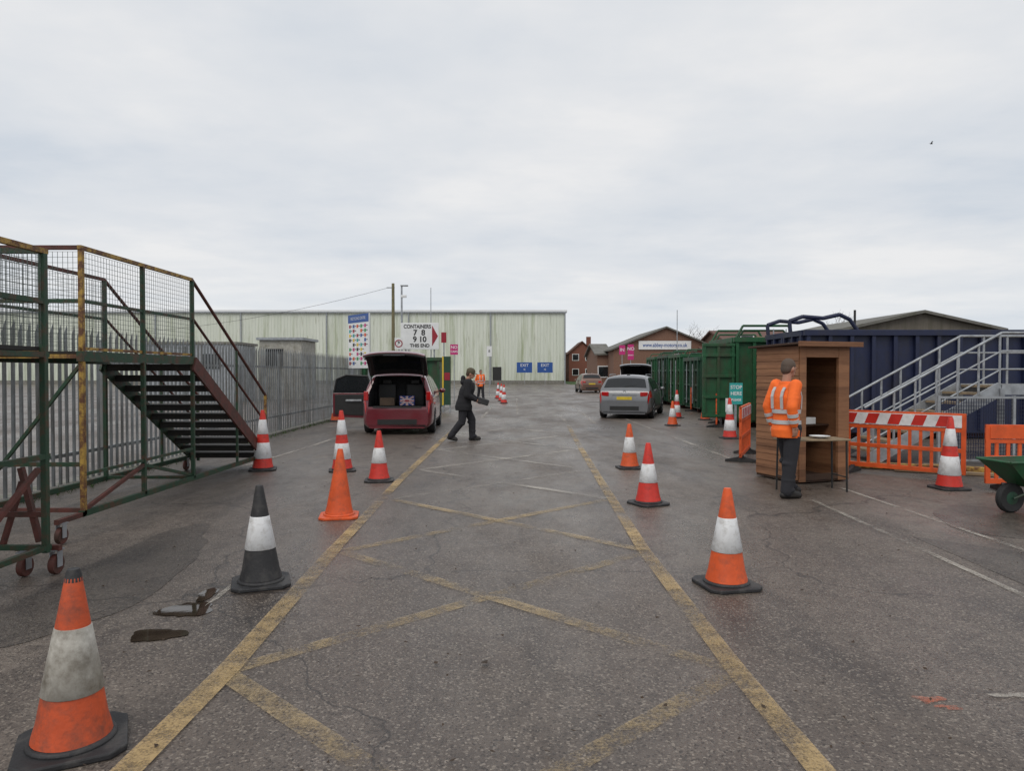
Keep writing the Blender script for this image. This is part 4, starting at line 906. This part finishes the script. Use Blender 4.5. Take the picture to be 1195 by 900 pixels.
def house(label,x,y,wd,dp,eav,ridge,wall,roof,gable='x',wins=3,chim=True,name='brick_house'):
    t=thing(name,label,'house' if name=='brick_house' else 'building',(x,y,0))
    m=MB()
    if gable=='front': m.prism([(0,0),(wd,0),(wd,eav),(wd/2,ridge),(0,eav)],0,dp,'y')
    else: m.prism([(0,0),(dp,0),(dp,eav),(dp/2,ridge),(0,eav)],0,wd,'x')
    m.build('wall',wall,t)
    r=MB(); o=.3; th=.15
    if gable=='front':
        sl=(ridge-eav)/(wd/2)
        for s in(0,1):
            P=[(-o,eav-o*sl),(wd/2,ridge),(wd/2,ridge+th),(-o,eav-o*sl+th)]
            if s: P=[(wd-a,b_) for a,b_ in P]
            r.prism([(a,b_+.02) for a,b_ in P],-o,dp+o,'y')
    else:
        sl=(ridge-eav)/(dp/2)
        for s in(0,1):
            P=[(-o,eav-o*sl),(dp/2,ridge),(dp/2,ridge+th),(-o,eav-o*sl+th)]
            if s: P=[(dp-a,b_) for a,b_ in P]
            r.prism([(a,b_+.02) for a,b_ in P],-o,wd+o,'x')
    ro=r.build('roof',roof,t)
    if chim: MB().bb(wd*.75,wd*.75+.8,dp/2-.3,dp/2+.3,ridge-.6,ridge+1.1).build('chimney',wall,ro)
    for i in range(wins):
        xw=wd*(i+.5)/wins
        for z in ([1.1] if eav<4 else [1.1,3.7]):
            fo=MB().bb(xw-.6,xw+.6,-.06,-.01,z,z+1.2).build('window',m_swhite,t); MB().bb(xw-.5,xw+.5,-.08,-.062,z+.1,z+1.1).build('pane',m_glass,fo)
    return t
house('red brick house with chimney at the right end of the shed',X(664,125),125,4.6,8,5.0,7.0,m_brick,m_tile,'front',2)
house('smaller red brick house just right of the first, beyond the grass',X(692,140),140,7,8,3.6,6,m_brick,m_tile,'x',2)
of=house('low brick office with grey gabled roof and a white web-address banner',X(716,68),68,X(838,68)-X(716,68),14,Z(408,68),Z(383,68),m_brick2,m_roof,'front',4,False,'office_building')
bx=X(745,68)-X(716,68); MB().bb(bx,bx+5.0,-.12,-.07,Z(408,68),Z(398,68)).build('banner',m_swhite,of); text('lettering','www.abbey-motors.co.uk',.52,m_sblue2,of,(bx+2.5,-.125,Z(403,68)),sx=.78,bold=.01)
house('low brick wing left of the banner office',X(697,72),72,X(715,72)-X(697,72)-.3,10,Z(414,72),Z(401,72),m_brick2,m_roof,'x',1,False,'office_building')
house('long grey-brown gabled barn behind the blue skips',X(985,38),38,X(1165,38)-X(985,38),12,Z(386,38),Z(366,38),m_barn,m_roof,'front',0,False,'barn')
house('brown roofed building above the green skips',X(850,62),62,X(935,62)-X(850,62),10,Z(400,62),Z(388,67),m_brick2,m_tile,'x',2,False,'outbuilding')
house('distant low building at far right beyond the barn',X(1120,90),90,30,12,Z(398,90),Z(388,96),m_brick2,m_roof,'x',5,False,'outbuilding')
cbn=thing('site_cabin','pale flat-roofed site cabin behind the palisade fence','cabin',(X(303,42),42,0))
wd=X(352,42)-X(303,42); MB().bb(0,wd,0,3,0,Z(397,42)-.02).build('wall',m_cabin,cbn); MB().bb(-.15,wd+.15,-.15,3.15,Z(397,42),Z(394,42)).build('roof',m_gal,cbn); MB().bb(.4,1.4,-.05,-.01,1.9,3.0).build('window',m_glass,cbn)
c2_=thing('site_cabin','grey cabin behind the fence, left of the pale one','cabin',(X(170,38),38,0)); MB().bb(0,4.8,0,3,0,3.1).build('wall',m_gal,c2_); MB().bb(-.1,4.9,-.1,3.1,3.12,3.25).build('roof',m_conc,c2_); MB().bb(3.0,4.0,-.05,-.01,1.8,2.6).build('window',m_glass,c2_)
# ---------------------------------------------------------------- trees
def tree_mesh(seed,h):
    rr=random.Random(seed); tk=MB(); cr=MB()
    def br(p,d,l,r,lev):
        q=p+d*l; (tk if lev<2 else cr).tube(p,q,r,r*.65,5 if lev<2 else 3)
        if lev>=6: return
        for i in range(3 if lev<5 else 2):
            v=Vector((rr.gauss(0,1),rr.gauss(0,1),rr.gauss(.35,.6))).normalized()
            nd=(d*(1.1 if i==0 else .55)+v*.75).normalized(); br(p+d*l*(1 if i==0 else rr.uniform(.55,1)),nd,l*rr.uniform(.66,.84),r*.6,lev+1)
    br(Vector((0,0,0)),Vector((rr.uniform(-.05,.05),0,1)),h*.26,h*.02,0); return tk,cr
protos=[]
spots=[(816,95,9.5,'bare rounded tree above the brick office'),(958,60,8.4,'bare tree behind the hoops of the long blue skip'),(722,130,9.5,'bare tree left of the office gable'),(905,75,6.8,'bare tree above the green skips'),(1148,70,7.4,'bare tree right of the barn roof'),(702,150,9.5,'bare tree beside the red brick houses'),(838,110,9,'bare tree right of the banner office')]
for i,(px,d,h,l) in enumerate(spots):
    if i<3:
        t=thing('bare_tree',l,'tree',(X(px,d),d,0),i); tk,cr=tree_mesh(i+11,h); tk.build('trunk',m_bark,t); cr.build('crown',m_twig,t); protos.append((t,h))
    else:
        pt,ph=protos[i%3]; dup(pt,l,(X(px,d),d,0),i*1.3,None,h/ph)
hg=MB(); rr=random.Random(5)
for i in range(5200):
    x=rr.uniform(8,190); d=160+rr.uniform(-4,4); zt_=4.2+1.5*math.sin(x*.21)+1.0*math.sin(x*.63+1); z=rr.uniform(0,1)**.7*zt_; s=rr.uniform(.4,.9); a=rr.uniform(0,3); b_=rr.uniform(-1,1)
    u=Vector((math.cos(a),math.sin(a)*.5,b_*.4))*s; v=Vector((-b_*.5,.3,1))*s*.7; c=Vector((x,d,z))
    hg.add([c-u-v,c+u-v,c+u+v,c-u+v],[(0,1,2,3)])
ho=hg.build('distant_tree_belt',m_evergreen); ho['kind']='stuff'; ho['label']='dark belt of distant trees and hedge along the horizon right of centre'; ho['category']='trees'
bi=thing('bird','small dark bird flying high at the upper right','bird',(X(1084,60),60,Z(169,60)))
MB().ell((0,0,0),(.14,.05,.05),8).build('body',m_sblk,bi)
for s in(-1,1): MB().add([(.05,0,.02),(-.06,0,.02),(-.1,s*.25,.12),(0,s*.27,.13)],[(0,1,2,3)]).build('wing',m_sblk,bi)
